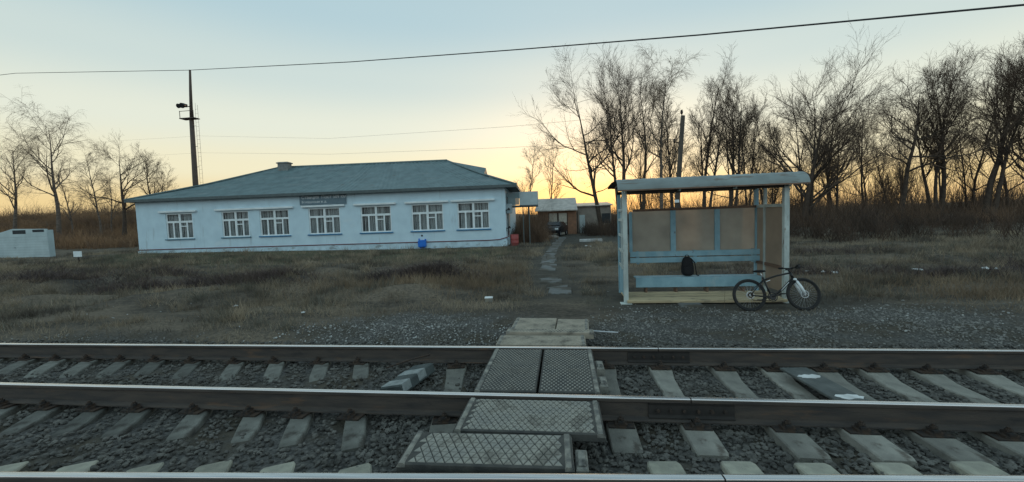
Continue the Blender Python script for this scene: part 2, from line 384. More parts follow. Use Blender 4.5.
SOLID = [(-32.8,-3.2,26.4,41), (1.1,5.2,9.0,11.2), (-44.5,-38.6,25.5,30), (-4,7,29,44)]
def pathx(y): return np.interp(y, [9,10.2,14,19,28,38,60], [.1,-.1,-.6,-.75,-.5,0,1])
def grass_pts(n, x0, x1, y0, y1, f=None):
    p = rnd(n, x0, x1, y0, y1); p = p[in_view(p)]; p = p[outside(p, SOLID)]
    p = p[np.abs(p[:,0]-pathx(p[:,1])) > .55+.3*rs.rand(len(p))]
    k = vnoise(p[:,0], p[:,1], .6, 21)*.5+vnoise(p[:,0], p[:,1], 1.9, 22)*.5
    k = np.clip((k-.5)*1.9+.5, 0, 1)
    p = p[rs.rand(len(p)) < (k*1.7-.3 if f is None else f(p, k))]
    return p
p = grass_pts(110000, -26, 20, 6.5, 16, lambda p,k: (k*2-.5)*sstep(7.9, 9.8, p[:,1]+vnoise(p[:,0],p[:,1],.5,8)-.5+sstep(-2.5,-6,p[:,0])*1.9))
tag(stems('dry_grass', G3(p), .05+.13*rs.rand(len(p))*(.4+vnoise(p[:,0],p[:,1],.8,31)), .006, .9, M_grass, 1, .6, 3), 'short dry winter grass on the rough verge', 'grass', kind='stuff')
p = grass_pts(90000, -45, 32, 15, 30)
tag(stems('rough_grass', G3(p), .07+.16*rs.rand(len(p)), .011, .8, M_grass, 2, .5, 3), 'dull matted grass on the waste ground farther back', 'grass', kind='stuff')
p = grass_pts(60000, -33, -3, 17, 27, lambda p,k: sstep(17, 22, p[:,1])*(.5+k*.5))
tag(stems('lawn_grass', G3(p), .05+.09*rs.rand(len(p)), .011, .7, M_lawn, 3, .5, 3), 'greenish lawn grass in front of the pale blue building', 'grass', kind='stuff')
# tussocks: clumps of longer blades
def clumps(name, n, x0, x1, y0, y1, per, spread, h0, h1, m, label, seed, rad=.007, dens=None):
    c = grass_pts(n, x0, x1, y0, y1, dens); k = len(c)
    q = np.repeat(c, per, 0) + rs.randn(k*per, 2)*spread*np.repeat(.5+rs.rand(k), per)[:,None]
    h = np.repeat(h0+(h1-h0)*rs.rand(k)**2, per)*(.5+.6*rs.rand(k*per))
    ok = outside(q, SOLID)
    return tag(stems(name, G3(q[ok]), h[ok], rad, .9, m, seed, .7, 3), label, 'grass', kind='stuff')
far9 = lambda p, k: (k*2-.5)*sstep(8.6, 10.2, p[:,1]+vnoise(p[:,0],p[:,1],.5,8)-.5+sstep(-2.5,-6,p[:,0])*1.9)
clumps('dry_tussocks', 1700, -26, 20, 7, 18, 42, .11, .12, .42, M_grass, 'straw-coloured tussocks of longer dead grass on the verge', 71, .006, far9)
clumps('grey_tussocks', 1400, -30, 22, 7, 22, 42, .16, .12, .38, mat('grey_dead_grass', (.15,.14,.11), (.085,.083,.068), .95, .5), 'grey-brown matted tussocks among the dry grass', 72, .007, far9)
clumps('far_tussocks', 900, -45, 32, 17, 29, 40, .2, .2, .6, M_grass, 'pale tussocks of dead grass farther back', 73, .011)
# low dark brambles in the dips
L_ = []
for cx, cy, sx, sy in DARK:
    q = np.stack([cx+sx*.6*rs.randn(2600), cy+sy*.5*rs.randn(2600)], -1); L_.append(q)
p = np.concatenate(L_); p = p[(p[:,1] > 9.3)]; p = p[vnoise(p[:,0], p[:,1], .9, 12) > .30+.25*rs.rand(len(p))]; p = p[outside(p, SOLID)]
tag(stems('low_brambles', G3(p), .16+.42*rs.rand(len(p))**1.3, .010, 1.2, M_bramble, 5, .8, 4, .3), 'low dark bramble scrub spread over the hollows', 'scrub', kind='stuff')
q = grass_pts(2600, -28, 20, 8.5, 22, lambda p, k: sstep(8.6, 10, p[:,1])*k)
tag(stems('tall_stalks', G3(q), .25+.55*rs.rand(len(q))**1.6, .005, .35, M_stalk, 81, .3, 4), 'sparse tall dead weed stalks standing above the grass', 'weeds', kind='stuff')
# reddish dry stalks between path and scrub
q = [np.stack([cx+sx*rs.randn(n), cy+sy*rs.randn(n)], -1) for cx,cy,sx,sy,n in ((-3.2,11.8,1.2,.6,2600),(-2.3,13.5,.6,1.2,1500),(-5.8,11.4,1.2,.4,1400),(8.6,11.5,1.5,.5,1200),(9.6,9.9,1.1,.4,1500),(-9.2,14.0,1.2,.4,900),(-2.8,16,.6,1.5,900),(-24,18,5,.9,1500))]
p = np.concatenate(q)
p = p[np.abs(p[:,0]-pathx(p[:,1])) > .6]
tag(stems('dry_stalks', G3(p), .08+.30*rs.rand(len(p))**2, .006, .8, M_stalk, 6, .5, 3), 'brown dry weed stalks beside the worn footpath', 'weeds', kind='stuff')

# ------------------------------------------------------------------ rails and sleepers
TRK = R(3.87)                          # the nearer track runs at a small angle
def rail_profile():
    h = [(-.075,0),(.075,0),(.075,.012),(.012,.034),(.010,.175),(.034,.19),(.036,.216),(.028,.226),(-.028,.226),(-.036,.216),(-.034,.19),(-.010,.175),(-.012,.034),(-.075,.012)]
    return [(y, z-.23) for y, z in h]
def rail(x0, x1, label, M=None):
    e = empty('rail', (0,0,0), 0, label, 'rail', 'steel rails')
    b = MB(); b.prism(rail_profile(), x0, x1, 'x', M); b.build('rail_body', M_railside, e)
    t = MB(); t.prism([(-.031,-.0055),(.031,-.0055),(.029,.0),(.018,.0022),(-.018,.0022),(-.029,.0)], x0, x1, 'x', M); t.build('running_surface', M_railtop, e)
    return e
def Mt(Y, a=0): return T(0, Y, 0) @ RZ(a)
rail(-13, 1.285, 'far rail of the second track, long stretch passing left behind the crossing', Mt(5.785))
rail(1.297, 11, 'far rail of the second track, stretch right of the bolted joint', Mt(5.785))
rail(-13, 1.245, 'middle rail in front of the crossing deck, stretch left of its joint', Mt(4.2))
rail(1.257, 11, 'middle rail of the view, stretch right of its bolted joint', Mt(4.2))
NM = Mt(2.865, TRK)
rail(-9, 1.095, 'nearest shiny rail along the bottom edge, stretch left of the gap', NM)
rail(1.107, 9, 'nearest shiny rail along the bottom edge, stretch right of the gap', NM)
def fish(x, M, label):
    e = empty('fishplate', (0,0,0), 0, label, 'fishplate', 'bolted joint plates')
    b = MB()
    for s in (-1, 1): b.prism([(s*.012,-.195),(s*.05,-.20),(s*.05,-.19),(s*.028,-.17),(s*.026,-.07),(s*.036,-.047),(s*.012,-.045)], x-.42, x+.42, 'x', M)
    b.build('plate', M_fish, e)
    for k in (-.33,-.2,-.07,.07,.2,.33):
        w = MB(); w.tube([M @ Vector((x+k,-.026,-.12)), M @ Vector((x+k,-.06,-.12))], .018, 6, True, False); w.build('bolt', M_clip, e)
    return e
fish(1.291, Mt(5.785), 'rusty joint plates bolting the far rail together')
fish(1.251, Mt(4.2), 'rusty joint plates bolting the middle rail together')
fish(1.101, NM, 'joint plates under the gap in the nearest rail')

def sleeper_mesh(wk=1.14):
    """concrete sleeper along y, origin at middle of its top ends, rail seats at +-.79"""
    st = [(-1.35,.0,.115),(-1.30,.012,.125),(-.95,.012,.128),(-.62,.0,.128),(-.42,-.035,.112),(0,-.045,.105),(.42,-.035,.112),(.62,.0,.128),(.95,.012,.128),(1.30,.012,.125),(1.35,.0,.115)]
    vs = []; fs = []
    for y, z, w in st:
        w *= wk
        vs += [(-w-.02, y, -.2), (w+.02, y, -.2), (w, y, z-.012), (w-.012, y, z), (-w+.012, y, z), (-w, y, z-.012)]
    for i in range(len(st)-1):
        for k in range(6): fs.append((i*6+k, i*6+(k+1)%6, i*6+6+(k+1)%6, i*6+6+k))
    fs += [tuple(range(6))[::-1], tuple(range(len(st)*6-6, len(st)*6))]
    return MB().add(vs, fs)
def clip_mb(sy, a=0):
    """rail fastening; a turns it along the rail on a skewed sleeper"""
    b = MB(); M = T(0, sy, 0) @ RZ(-a)
    for k in (-1, 1):
        y = k*.115
        b.box(-.06,.06, y-.04,y+.04, .012,.05, M); b.box(-.03,.03, y-.045,y+.045, .052,.075, M)
        b.tube([M @ Vector((0,y,.06)), M @ Vector((0,y,.12))], .016, 6, True, False); b.tube([M @ Vector((0,y,.078)), M @ Vector((0,y,.10))], .03, 6, True, False)
    b.box(-.13,.13, -.17,.17, .010,.028, M)
    return b
def make_sleeper(m, seats=(.79,-.79), a=0, wk=1.14):
    e = empty('sleeper')
    tag(e, 'x', 'sleeper')
    sleeper_mesh(wk).build('concrete_block', m, e)
    for q in seats: clip_mb(q, a).build('rail_fastening', M_clip, e)
    return e
ZS = -.262
FOOT = []
random.seed(4)
def put_sleeper(proto, x, y, deg, label, group, z=ZS):
    o = proto if proto['label'] == 'x' else copy_tree(proto)
    o.location = (x, y, z); o.rotation_euler = (R(random.uniform(-.6,.6)), R(random.uniform(-.8,.8)), R(deg+random.uniform(-.6,.6)))
    o['label'] = label; o['group'] = group; FOOT.append((x, y, deg)); return o
GF = 'concrete sleepers of the second track'
YS, SK = 4.72, 30
c_ = math.cos(R(SK))
p_skew = make_sleeper(M_concold, ((5.785-YS)/c_, (4.2-YS)/c_), R(SK), .86)
p_square = make_sleeper(M_conc)
for i, x in enumerate([-2.66, -3.32, -3.98, -4.70, -5.48, -6.13, -6.79, -7.43, -8.06, -8.7, -9.35, -10.0]):
    put_sleeper(p_skew, x, YS, SK-(4 if i < 2 else 0), '%s skewed concrete sleeper of the second track, counted leftwards from the crossing' % ORD[i], GF)
put_sleeper(p_square, -1.50, 4.99, 10, 'sleeper half buried in ballast at the left edge of the crossing', GF, ZS-.02)
for i, x in enumerate([.54, 1.29, 2.13, 2.78, 3.39, 4.0, 4.61, 5.26, 5.88, 6.5, 7.1, 7.7]):
    put_sleeper(p_square, x, 4.99, 0, '%s square-laid concrete sleeper of the second track, counted rightwards from the crossing' % ORD[i], GF)
p_near = make_sleeper(M_conc2)
GN = 'concrete sleepers of the nearest track'
def near_pt(s, t): v = NM @ Vector((s, t, 0)); return v.x, v.y
for i, s_ in enumerate([.86, 1.46, 2.09, 2.71, 3.33, 3.95, 4.57]):
    x, y = near_pt(s_, -.77); put_sleeper(p_near, x, y, 3.87, '%s sleeper end behind the nearest rail, counted rightwards from the crossing' % ORD[i], GN, ZS+.005)
for i, s_ in enumerate([-1.95, -2.68, -3.28, -3.95, -4.62, -5.3]):
    x, y = near_pt(s_+.62, -.70); put_sleeper(p_near, x, y, 28, '%s sleeper end behind the nearest rail, counted leftwards from the crossing' % ORD[i], GN, ZS+.005)

# ballast stones, mostly lying off the sleeper tops
p = rnd(68000, -13, 9, 2.2, 6.7)
p = p[in_view(p, .8)]
p = p[(p[:,0] > -2.2) | (rs.rand(len(p)) < .5)]
ok = np.ones(len(p), bool)
for x, y, dg_ in FOOT:
    c, s_ = math.cos(R(dg_)), math.sin(R(dg_)); dx = p[:,0]-x; dy = p[:,1]-y
    u_ = dx*c+dy*s_; v_ = -dx*s_+dy*c
    inside = (np.abs(u_) < .165) & (np.abs(v_) < 1.37)
    keep = rs.rand(len(p)) < (.05+.45*((p[:,0] < -1.8) & (v_ > -.5) & (p[:,1] < 5.2) & (p[:,1] > 4.2)))
    ok &= ~inside | keep
p = p[ok]
P3 = np.column_stack([p, np.maximum(gz(p[:,0], p[:,1]), -.35)+.006+.022*vnoise(p[:,0], p[:,1], 1.5, 2)])
tag(stones('ballast_gravel', P3, (.024,.066), M_stone, 3), 'dark crushed stone ballast lying between the sleepers', 'ballast', kind='stuff')

# ------------------------------------------------------------------ crossing deck
def stud_grid(x0, x1, y0, y1, z, pitch, kind, h=.008):
    b = MB(); nx = max(1, int((x1-x0)/pitch)); ny = max(1, int((y1-y0)/(pitch*.866)))
    px = (x1-x0)/nx; py = (y1-y0)/ny
    for j in range(ny):
        for i in range(nx):
            cx = x0+(i+.5)*px; cy = y0+(j+.5)*py
            if kind == 'tri':
                sh = px*.5*(j % 2)                  # rows of up and down triangles with thin grooves between
                for up_ in (1, -1):
                    ox = x0+i*px+sh+(px*.5 if up_ == 1 else px); oy = y0+j*py+py*(1/3 if up_ == 1 else 2/3)
                    if ox > x1-px*.4: continue
                    R0_ = px*.577
                    a = [PI/2*up_+2*PI*k/3 for k in range(3)]
                    lo = [(ox+R0_*.86*math.cos(t), oy+R0_*.86*math.sin(t)*py/(px*.866), z) for t in a]
                    hi = [(ox+R0_*.70*math.cos(t), oy+R0_*.70*math.sin(t)*py/(px*.866), z+h) for t in a]
                    b.add(lo+hi, [(0,1,4,3),(1,2,5,4),(2,0,3,5),(3,4,5)])
            else:
                ox = cx+(px*.5 if j % 2 else 0)-px*.25; w = px*.30; l = py*.34
                if kind == 'diag':
                    q = [(-w,-l*.2),(-w*.2,-l),(w,l*.2),(w*.2,l)]
                else: q = [(-w*.75,-l*.75),(w*.75,-l*.75),(w*.75,l*.75),(-w*.75,l*.75)]
                lo = [(ox+a, cy+c, z) for a, c in q]; hi = [(ox+a*.7, cy+c*.7, z+h) for a, c in q]
                b.add(lo+hi, [(0,1,5,4),(1,2,6,5),(2,3,7,6),(3,0,4,7),(4,5,6,7)])
    return b
def panel(x0, x1, y0, y1, z1, th, kind, pitch, label, ends=(True, True), base=None, stud=None, rx=0, rz=0):
    cx, cy = (x0+x1)/2, (y0+y1)/2
    e = empty('crossing_panel', (cx, cy, z1), rz, label, 'crossing panel', 'panels of the foot crossing'); e.rotation_euler = (rx, 0, rz)
    w, d = (x1-x0)/2, (y1-y0)/2
    l = w-(.08 if ends[0] else .02); r = w-(.08 if ends[1] else .02)
    b = MB().box(-w, w, -d, d, -th, 0, bev=.008)
    if kind:
        g = stud_grid(-l, r, -d+.02, d-.02, -.001, pitch, kind); b.cut = (len(b.f), stud or M_panelbump); b.add(g.v, g.f)
    b.build('panel_body', base or M_panelbase, e)
    for s, on in ((-1, ends[0]), (1, ends[1])):
        if on:
            q = [(s*(w+.004), -.03), (s*(w-.02), .007), (s*(w-.055), .007), (s*(w-.07), -.004), (s*(w-.07), -.03)]
            MB().prism(q, -d-.003, d+.003, 'y').build('worn_edge_strip', M_panelend, e)
    return e
panel(-1.37, .03, 2.94, 3.41, .0, .085, 'tri', .074, 'short studded rubber panel nearest the viewer, separate and worn pale', rz=R(1.5))
panel(-1.05, .32, 3.46, 4.12, -.012, .075, 'tri', .062, 'wide studded rubber panel just in front of the middle rail', rx=R(-1))
panel(-1.045, -.345, 4.295, 5.70, -.006, .14, 'diag', .046, 'left ribbed rubber panel lying between the two rails', ends=(True, False))
panel(-.315, .365, 4.295, 5.70, -.006, .14, 'sq', .052, 'right dotted rubber panel lying between the two rails', ends=(False, True))
panel(-1.06, .30, 5.90, 6.36, .0, .15, 'sq', .07, 'brownish narrow panel just behind the far rail', ends=(True, True), base=M_panelslab, stud=M_panelslab)
panel(-.93, -.17, 6.66, 7.42, .008, .10, 'sq', .09, 'left brownish slab at the far end of the crossing', ends=(True, False), base=M_panelslab, stud=M_panelslab, rz=R(-2), rx=R(.8))
panel(-.15, .40, 6.64, 7.36, .004, .10, 'sq', .09, 'right brownish slab at the far end of the crossing', ends=(False, True), base=M_panelslab, stud=M_panelslab, rz=R(-3), rx=R(.4))
panel(-.98, .45, 6.44, 6.63, .030, .11, 'diag', .05, 'raised ribbed strip across the front of the far crossing slabs', ends=(True, True), base=M_panelslab, stud=M_panelend, rz=R(-2))
# brackets that stick out beside the deck
for i, (x, y, l) in enumerate([(.43, 5.25, 'upper rubber block sticking out beside the right dotted panel'), (.42, 4.72, 'lower rubber block sticking out beside the right dotted panel'), (.10, 3.16, 'pale rubber block sticking out beside the nearest studded panel')]):
    b = MB(); b.box(-.05,.05,-.14,.14,-.16,.0, bev=.012); b.box(-.03,.03,-.10,.10,.0,.012, bev=.004)
    o = b.build('rubber_block', M_panelend, None); o.location = (x, y, -.05); tag(o, l, 'rubber block', 'blocks beside the crossing')
# timber packing rod at the far slab
o = MB().tube([(.40,6.72,-.03),(.62,6.69,-.035),(.86,6.66,-.04)], .014, 8).build('steel_rod', M_silver); tag(o, 'thin steel rod sticking out right of the far crossing slab', 'rod')

# broken striped block and whitewashed slab on the track
e = empty('concrete_block', (-2.10, 5.10, -.19), 0, 'grey concrete block with two pale painted bands lying tilted between the rails', 'concrete block')
e.rotation_euler = (R(3), R(-14), R(-16))
MB().box(-.17,.17,-.42,.30,-.09,.05, bev=.015).build('block_body', mat('dark_block_concrete', (.07,.085,.085), (.05,.06,.06), .9, 8, .4), e)
for k in (-.31, .02): MB().box(-.172,.172,k-.085,k+.085,-.06,.054, bev=.003).build('painted_band', mat('dull_pale_paint', (.27,.30,.30), (.17,.19,.19), .8, 12), e)
o = MB().tube([(-2.5,5.2,-.12),(-2.25,5.45,-.09),(-2.0,5.62,-.07)], .012, 6).build('bent_rod', M_clip); tag(o, 'thin bent rod leaning beside the striped concrete block', 'rod')
e = empty('board', (2.98, 5.02, -.172), R(4), 'dark board splashed with white paint lying across the sleepers', 'board')
e.rotation_euler = (0, R(1), R(6))
MB().box(-.17,.17,-.52,.50,-.02,.012, bev=.006).build('plank', mat('dark_wet_board', (.06,.068,.066), (.10,.11,.105), .7, 5, .3), e)
for y, s, dx in ((.20, 1, 0), (-.36, 2, .03)):
    random.seed(s); n = 18; q = []
    for k in range(n):
        t = 2*PI*k/n; q.append((dx+.155*math.cos(t)*random.uniform(.75,1.02), y+.075*math.sin(t)*random.uniform(.55,1.1)))
    MB().prism(q, .0125, .017, 'z').build('paint_splash', M_paper, e)

# ------------------------------------------------------------------ station building
HX, HY = -32.3, 26.8
HA = math.atan2(28.4-26.8, 32.3-3.65); HL = 28.32; HD = 12.0
house = empty('station_building', (HX, HY, 0), HA, 'long single-storey pale blue station building with grey hipped roof', 'building')
wins = [(2.37,4.54),(6.87,9.01),(9.87,12.15),(13.67,16.08),(17.64,19.94),(21.45,23.8),(24.83,27.15)]
ZB, ZT, W0, W1 = -.5, 4.12, 1.17, 3.10
def facade():
    b = MB(); xs = [0]+[v for w in wins for v in w]+[HL]
    zs = [ZB, W0, W1, ZT]
    for i in range(len(xs)-1):
        for j in range(3):
            if i % 2 == 1 and j == 1:                      # opening: reveals
                x0, x1 = xs[i], xs[i+1]; d = .16
                b.add([(x0,0,W0),(x1,0,W0),(x1,0,W1),(x0,0,W1),(x0,d,W0),(x1,d,W0),(x1,d,W1),(x0,d,W1)], [(0,1,5,4),(1,2,6,5),(2,3,7,6),(3,0,4,7)])
                continue
            b.add([(xs[i],0,zs[j]),(xs[i+1],0,zs[j]),(xs[i+1],0,zs[j+1]),(xs[i],0,zs[j+1])], [(0,1,2,3)])
    b.add([(HL,0,ZB),(HL,HD,ZB),(HL,HD,ZT),(HL,0,ZT)], [(0,1,2,3)])
    b.add([(0,HD,ZB),(0,0,ZB),(0,0,ZT),(0,HD,ZT)], [(0,1,2,3)])
    b.add([(HL,HD,ZB),(0,HD,ZB),(0,HD,ZT),(HL,HD,ZT)], [(0,1,2,3)])
    return b
facade().build('wall', M_wall, house, fix=False)
MB().box(-.06, HL+.06, -.06, HD+.06, ZB, .32).build('plinth', M_plinth, house)
b = MB(); b.tube([(-.02,-.075,.40),(HL-1.2,-.075,.33),(HL-.5,-.075,.36),(HL+.10,-.06,.52),(HL+.13,.5,.54),(HL+.13,.9,.9)], .035, 8); b.build('pipe', M_maroon, house)
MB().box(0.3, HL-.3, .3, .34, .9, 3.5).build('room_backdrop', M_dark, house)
def window(i, x0, x1):
    w = empty('window', (x0, 0, 0)); w.parent = house
    W = x1-x0; y0, y1 = .05, .13; rr = random.Random(i)
    f = MB(); t = .085
    zt = W0+(W1-W0)*.66
    bars = [(0,W,W0,W0+t),(0,W,W1-t,W1),(0,t,W0+t,W1-t),(W-t,W,W0+t,W1-t),(W/2-.08,W/2+.08,W0+t,W1-t)]
    for a,c,z0,z1 in bars: f.box(a,c,y0,y1,z0,z1)
    for a,c in ((t,W/2-.08),(W/2+.08,W-t)):
        f.box(a,c,y0+.004,y1-.004,zt-.075,zt+.075)
        m_ = (a+c)/2 + (.02 if a > 1 else 0)
        f.box(m_-.055,m_+.055,y0+.006,y1-.006,W0+t,zt-.075)
    # small opening vent in the third light
    a, c = W/2+.08, (W/2+.08+W-t)/2-.035
    zv = zt-.075-.30; f.box(a,c,y0-.012,y1-.02,zv,zv+.07)
    f.build('frame', M_white, w)
    MB().box(t*.6, W-t*.6, .092, .098, W0+t*.6, W1-t*.6).build('pane', M_glass, w)
    # gathered net curtain behind the glass
    cb = MB(); n = 90; vs = []
    for k in range(n+1):
        x = .03+(W-.06)*k/n; yy = .215+.022*math.sin(k*1.25+rr.random()*.6)
        vs += [(x, yy, W0+.02), (x, yy+.004*math.sin(k), W1-.02)]
    cb.add(vs, [(2*k,2*k+2,2*k+3,2*k+1) for k in range(n) if rr.random() > .13], False).build('curtain', M_curtain, w)
    MB().box(-.42, W+.42, -.17, .0, W1+.06, W1+.20, bev=.012).build('hood', M_white, w)
    MB().box(-.10, W+.10, -.10, .045, W0-.09, W0-.004, bev=.01).build('sill', M_blue if i >= 2 else mat('dull_blue_sill', (.12,.24,.32), None, .6, 5), w)
for i, (a, c) in enumerate(wins): window(i, a, c)
# roof: corrugated hipped sheet with eave overhang
def roof():
    ov = .42; ovr = .85; ze = ZT+.08; zr = 7.0; ry = 5.9; x0, x1 = 7.6, 22.9
    A_ = [(-ov,-ov,ze),(HL+ovr,-ov,ze),(HL+ovr,HD+ov,ze),(-ov,HD+ov,ze)]
    b = MB()
    def slope(e0, e1, r0, r1, n, pitch_amp=.022):
        e0,e1,r0,r1 = map(Vector, (e0,e1,r0,r1)); vs = []; fs = []
        nrm = (e1-e0).cross((r0+r1)/2-e0).normalized()
        if nrm.z < 0: nrm = -nrm
        rows = 5
        for j in range(rows+1):
            t = j/rows
            a = e0.lerp(r0, t); c = e1.lerp(r1, t); L0 = (e1-e0).length
            for k in range(n+1):
                s = k/n; q = a.lerp(c, s)
                u = (q-e0).dot((e1-e0).normalized())
                q = q + nrm*(pitch_amp*math.sin(u*2*PI/.34)) - Vector((0,0,.16*math.sin(PI*t)))
                vs.append(q)
        for j in range(rows):
            for k in range(n):
                i_ = j*(n+1)+k; fs.append((i_, i_+1, i_+n+2, i_+n+1))
        b.add(vs, fs, True)
    R0, R1 = (x0,ry,zr+.05), (x1,ry,zr)
    slope(A_[0], A_[1], R0, R1, 700); slope(A_[1], A_[2], R1, R1, 300); slope(A_[2], A_[3], R1, R0, 200); slope(A_[3], A_[0], R0, R0, 300)
    rf = b.build('roof', M_roof, house, fix=False)
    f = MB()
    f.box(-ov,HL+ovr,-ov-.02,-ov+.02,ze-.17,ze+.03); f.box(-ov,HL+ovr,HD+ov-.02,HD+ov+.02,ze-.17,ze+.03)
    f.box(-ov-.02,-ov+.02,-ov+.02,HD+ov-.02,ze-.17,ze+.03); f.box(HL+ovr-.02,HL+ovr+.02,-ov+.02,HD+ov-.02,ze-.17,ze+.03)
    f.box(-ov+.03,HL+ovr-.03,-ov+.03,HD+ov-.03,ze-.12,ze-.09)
    f.build('eave_shade_fascia', M_fascia, rf)  # eave boards and soffit; their dark grey also stands in for under-eave shade
    g = MB(); g.tube([R0, R1], .11, 8); 
    for e_, r_ in ((A_[0],R0),(A_[1],R1),(A_[2],R1),(A_[3],R0)):
        g.tube([Vector(e_)+Vector((0,0,.03)), Vector(e_).lerp(Vector(r_),.5)+Vector((0,0,-.10)), Vector(r_)], .075, 6)
    g.build('ridge_cap', M_roof, rf)
    c = MB(); c.box(8.05,8.95,5.2,5.8,6.4,7.44, bev=.02); c.box(7.97,9.03,5.12,5.88,7.30,7.40, bev=.02); c.build('chimney', mat('chimney_render', (.22,.23,.22), (.15,.15,.15), .9, 4), rf)
    # little gablet running out from the ridge over the right hip
    d = MB(); P = lambda x, y, z: (x, y, z)
    d.add([P(22.7,ry,7.02),P(26.25,ry,6.22),P(26.25,ry-1.3,5.55),P(26.25,ry+1.3,5.55),P(22.7,ry-1.0,6.2),P(22.7,ry+1.0,6.2),P(26.25,ry-1.3,5.1),P(26.25,ry+1.3,5.1)],
          [(0,1,2,4),(0,5,3,1),(1,3,2),(2,3,7,6),(2,6,4),(3,5,7)])
    d.build('gablet', M_roof, rf)
roof()
# porch canopy, posts and fittings at the right end
cn = empty('porch_canopy', (0,0,0)); cn.parent = house
b = MB(); b.box(HL+.02, HL+.25+2.05, 1.0, 3.4, 3.42, 3.75); b.build('canopy_slab', mat('canopy_render', (.30,.36,.38), (.24,.28,.30), .8, 2), cn)
b = MB(); b.box(HL+.25+.72, HL+.25+2.07, .96, 1.0, 2.78, 3.76); b.box(HL+.25+2.05, HL+.25+2.09, .96, 3.42, 2.78, 3.76); b.build('canopy_board', mat('canopy_pale_board', (.42,.50,.52), (.35,.42,.44), .6, 2), cn)
b = MB(); b.box(HL+.10, HL+.25+.70, .97, .995, 2.82, 3.70); b.build('canopy_glazing', glassy('canopy_glass', (.12,.22,.25), .75, .15), cn)
b = MB(); b.box(HL+.05, HL+.25+2.06, 1.01, 3.4, 2.68, 2.78); b.build('canopy_soffit', M_fascia, cn)
for x in (HL+.25+.95, HL+.25+1.4):
    MB().box(x-.035,x+.035,1.2,1.27,-.3,2.68).build('post', M_fascia, cn)
b = MB(); b.box(HL+.0,HL+.42,.5,1.0,2.2,2.9, bev=.02); b.build('cabinet', mat('grey_cabinet', (.33,.40,.43), None, .6, 4), house)
b = MB(); b.box(HL+.01,HL+.05,2.2,3.2,.2,2.4); b.build('door', mat('porch_door', (.40,.47,.48), (.3,.35,.36), .7, 3), house)
for z in (2.35, 1.05):
    b = MB(); x = HL; y = .22
    b.box(x+.0,x+.03,y-.05,y+.05,z-.14,z+.14, bev=.008); b.tube([(x+.03,y,z+.05),(x+.16,y-.06,z+.16),(x+.22,y-.12,z+.20)], .022, 6); b.tube([(x+.22,y-.12,z+.25),(x+.22,y-.12,z+.08)], [.06,.13], 10)
    b.build('wall_lamp', M_blackmetal, house)
b = MB(); b.tube([(HL+.09,.75,3.2),(HL+.09,.75,.6)], .045, 8); b.build('drainpipe', M_fascia, house)
b = MB(); b.box(22.1,22.22,-.03,0,.75,.87, bev=.01); b.build('junction_box', M_blackmetal, house)
# name board with two lines of lettering
nb = empty('name_board', (HX+14.9*math.cos(HA), HY+14.9*math.sin(HA), 0), HA, 'grey-blue name board with white lettering above the fourth window', 'sign')
MB().box(-1.78,1.74,-.10,-.03,3.34,4.08, bev=.01).build('board', M_boardblue, nb)
def text(body, size, x, y, z, m, parent, name='lettering'):
    cu = bpy.data.curves.new(name, 'FONT'); cu.body = body; cu.size = size; cu.extrude = .004; cu.align_x = 'LEFT'
    tmp = bpy.data.objects.new(name, cu); C.objects.link(tmp); dg = bpy.context.evaluated_depsgraph_get()
    me = bpy.data.meshes.new_from_object(tmp.evaluated_get(dg)); bpy.data.objects.remove(tmp); me.materials.clear(); me.materials.append(m)
    o = bpy.data.objects.new(name, me); C.objects.link(o); o.location = (x, y, z); o.rotation_euler = (R(90),0,0); o.parent = parent; return o
M_letter = mat('sign_lettering_paint', (.75,.80,.82), None, .6, 5)
text('Станция  Пост 509 км', .33, -1.62, -.105, 3.78, M_letter, nb)
text('Белорусская ж. д.', .22, -1.62, -.105, 3.48, M_letter, nb)
# blue meter box on the plinth
def hw(x, y, z): return (HX+x*math.cos(HA)-y*math.sin(HA), HY+x*math.sin(HA)+y*math.cos(HA), z)
e = empty('meter_box', hw(22.2,-.16,0), HA, 'bright blue meter box standing against the wall below the sixth window', 'meter box')
MB().box(-.28,.28,-.13,.13,-.02,.50, bev=.05).build('cabinet', M_brightblue, e)
b = MB(); b.tube([(-.22,0,.48),(-.22,0,.62)], .05, 8); b.tube([(.24,0,.48),(.24,0,.58)], .06, 8); b.build('cap', M_brightblue, e)
b = MB(); b.tube([(-.12,0,-.38),(-.12,0,0)], .04, 8); b.tube([(.12,0,-.38),(.12,0,0)], .04, 8); b.build('leg', M_brightblue, e)
o = MB().box(-.3,.3,-.2,.2,-.03,.03, bev=.01).build('paving_slab', M_pathc); o.location = hw(22.6,-.75,-.09); tag(o, 'small pale slab on the grass below the blue meter box', 'slab')
# red drum at the corner
e = empty('drum', (hw(HL+.55,.35,0)[0], hw(HL+.55,.35,0)[1], -.2), 0, 'faded red steel drum at the right corner of the blue building', 'drum')
b = MB(); b.tube([(0,0,0),(0,0,.02),(0,0,.28),(0,0,.30),(0,0,.32),(0,0,.56),(0,0,.58),(0,0,.60),(0,0,.84),(0,0,.86)], [.28,.30,.30,.315,.30,.30,.315,.30,.30,.28], 20); b.build('barrel', M_red, e)
MB().ring((0,0,.86), .285, .016, 'z').build('rim', M_red, e)

# ------------------------------------------------------------------ footpath of worn slabs
b = MB(); random.seed(11); y = 10.3
while y < 37:
    L0 = random.uniform(.7, 1.3); w = random.uniform(.24, .32)+.002*y; x = float(pathx(y)); z = G(x, y)+.012
    if random.random() > .05: b.box(-w, w, -L0/2+.012, L0/2-.012, -.08, .022, T(x+random.uniform(-.06,.06), y+L0/2, z-.012) @ RZ(random.uniform(-.05,.05)-.03) @ Matrix.Rotation(random.uniform(-.015,.015), 4, 'Y'), bev=.012)
    y += L0
tag(b.build('path', M_pathc), kind='structure')

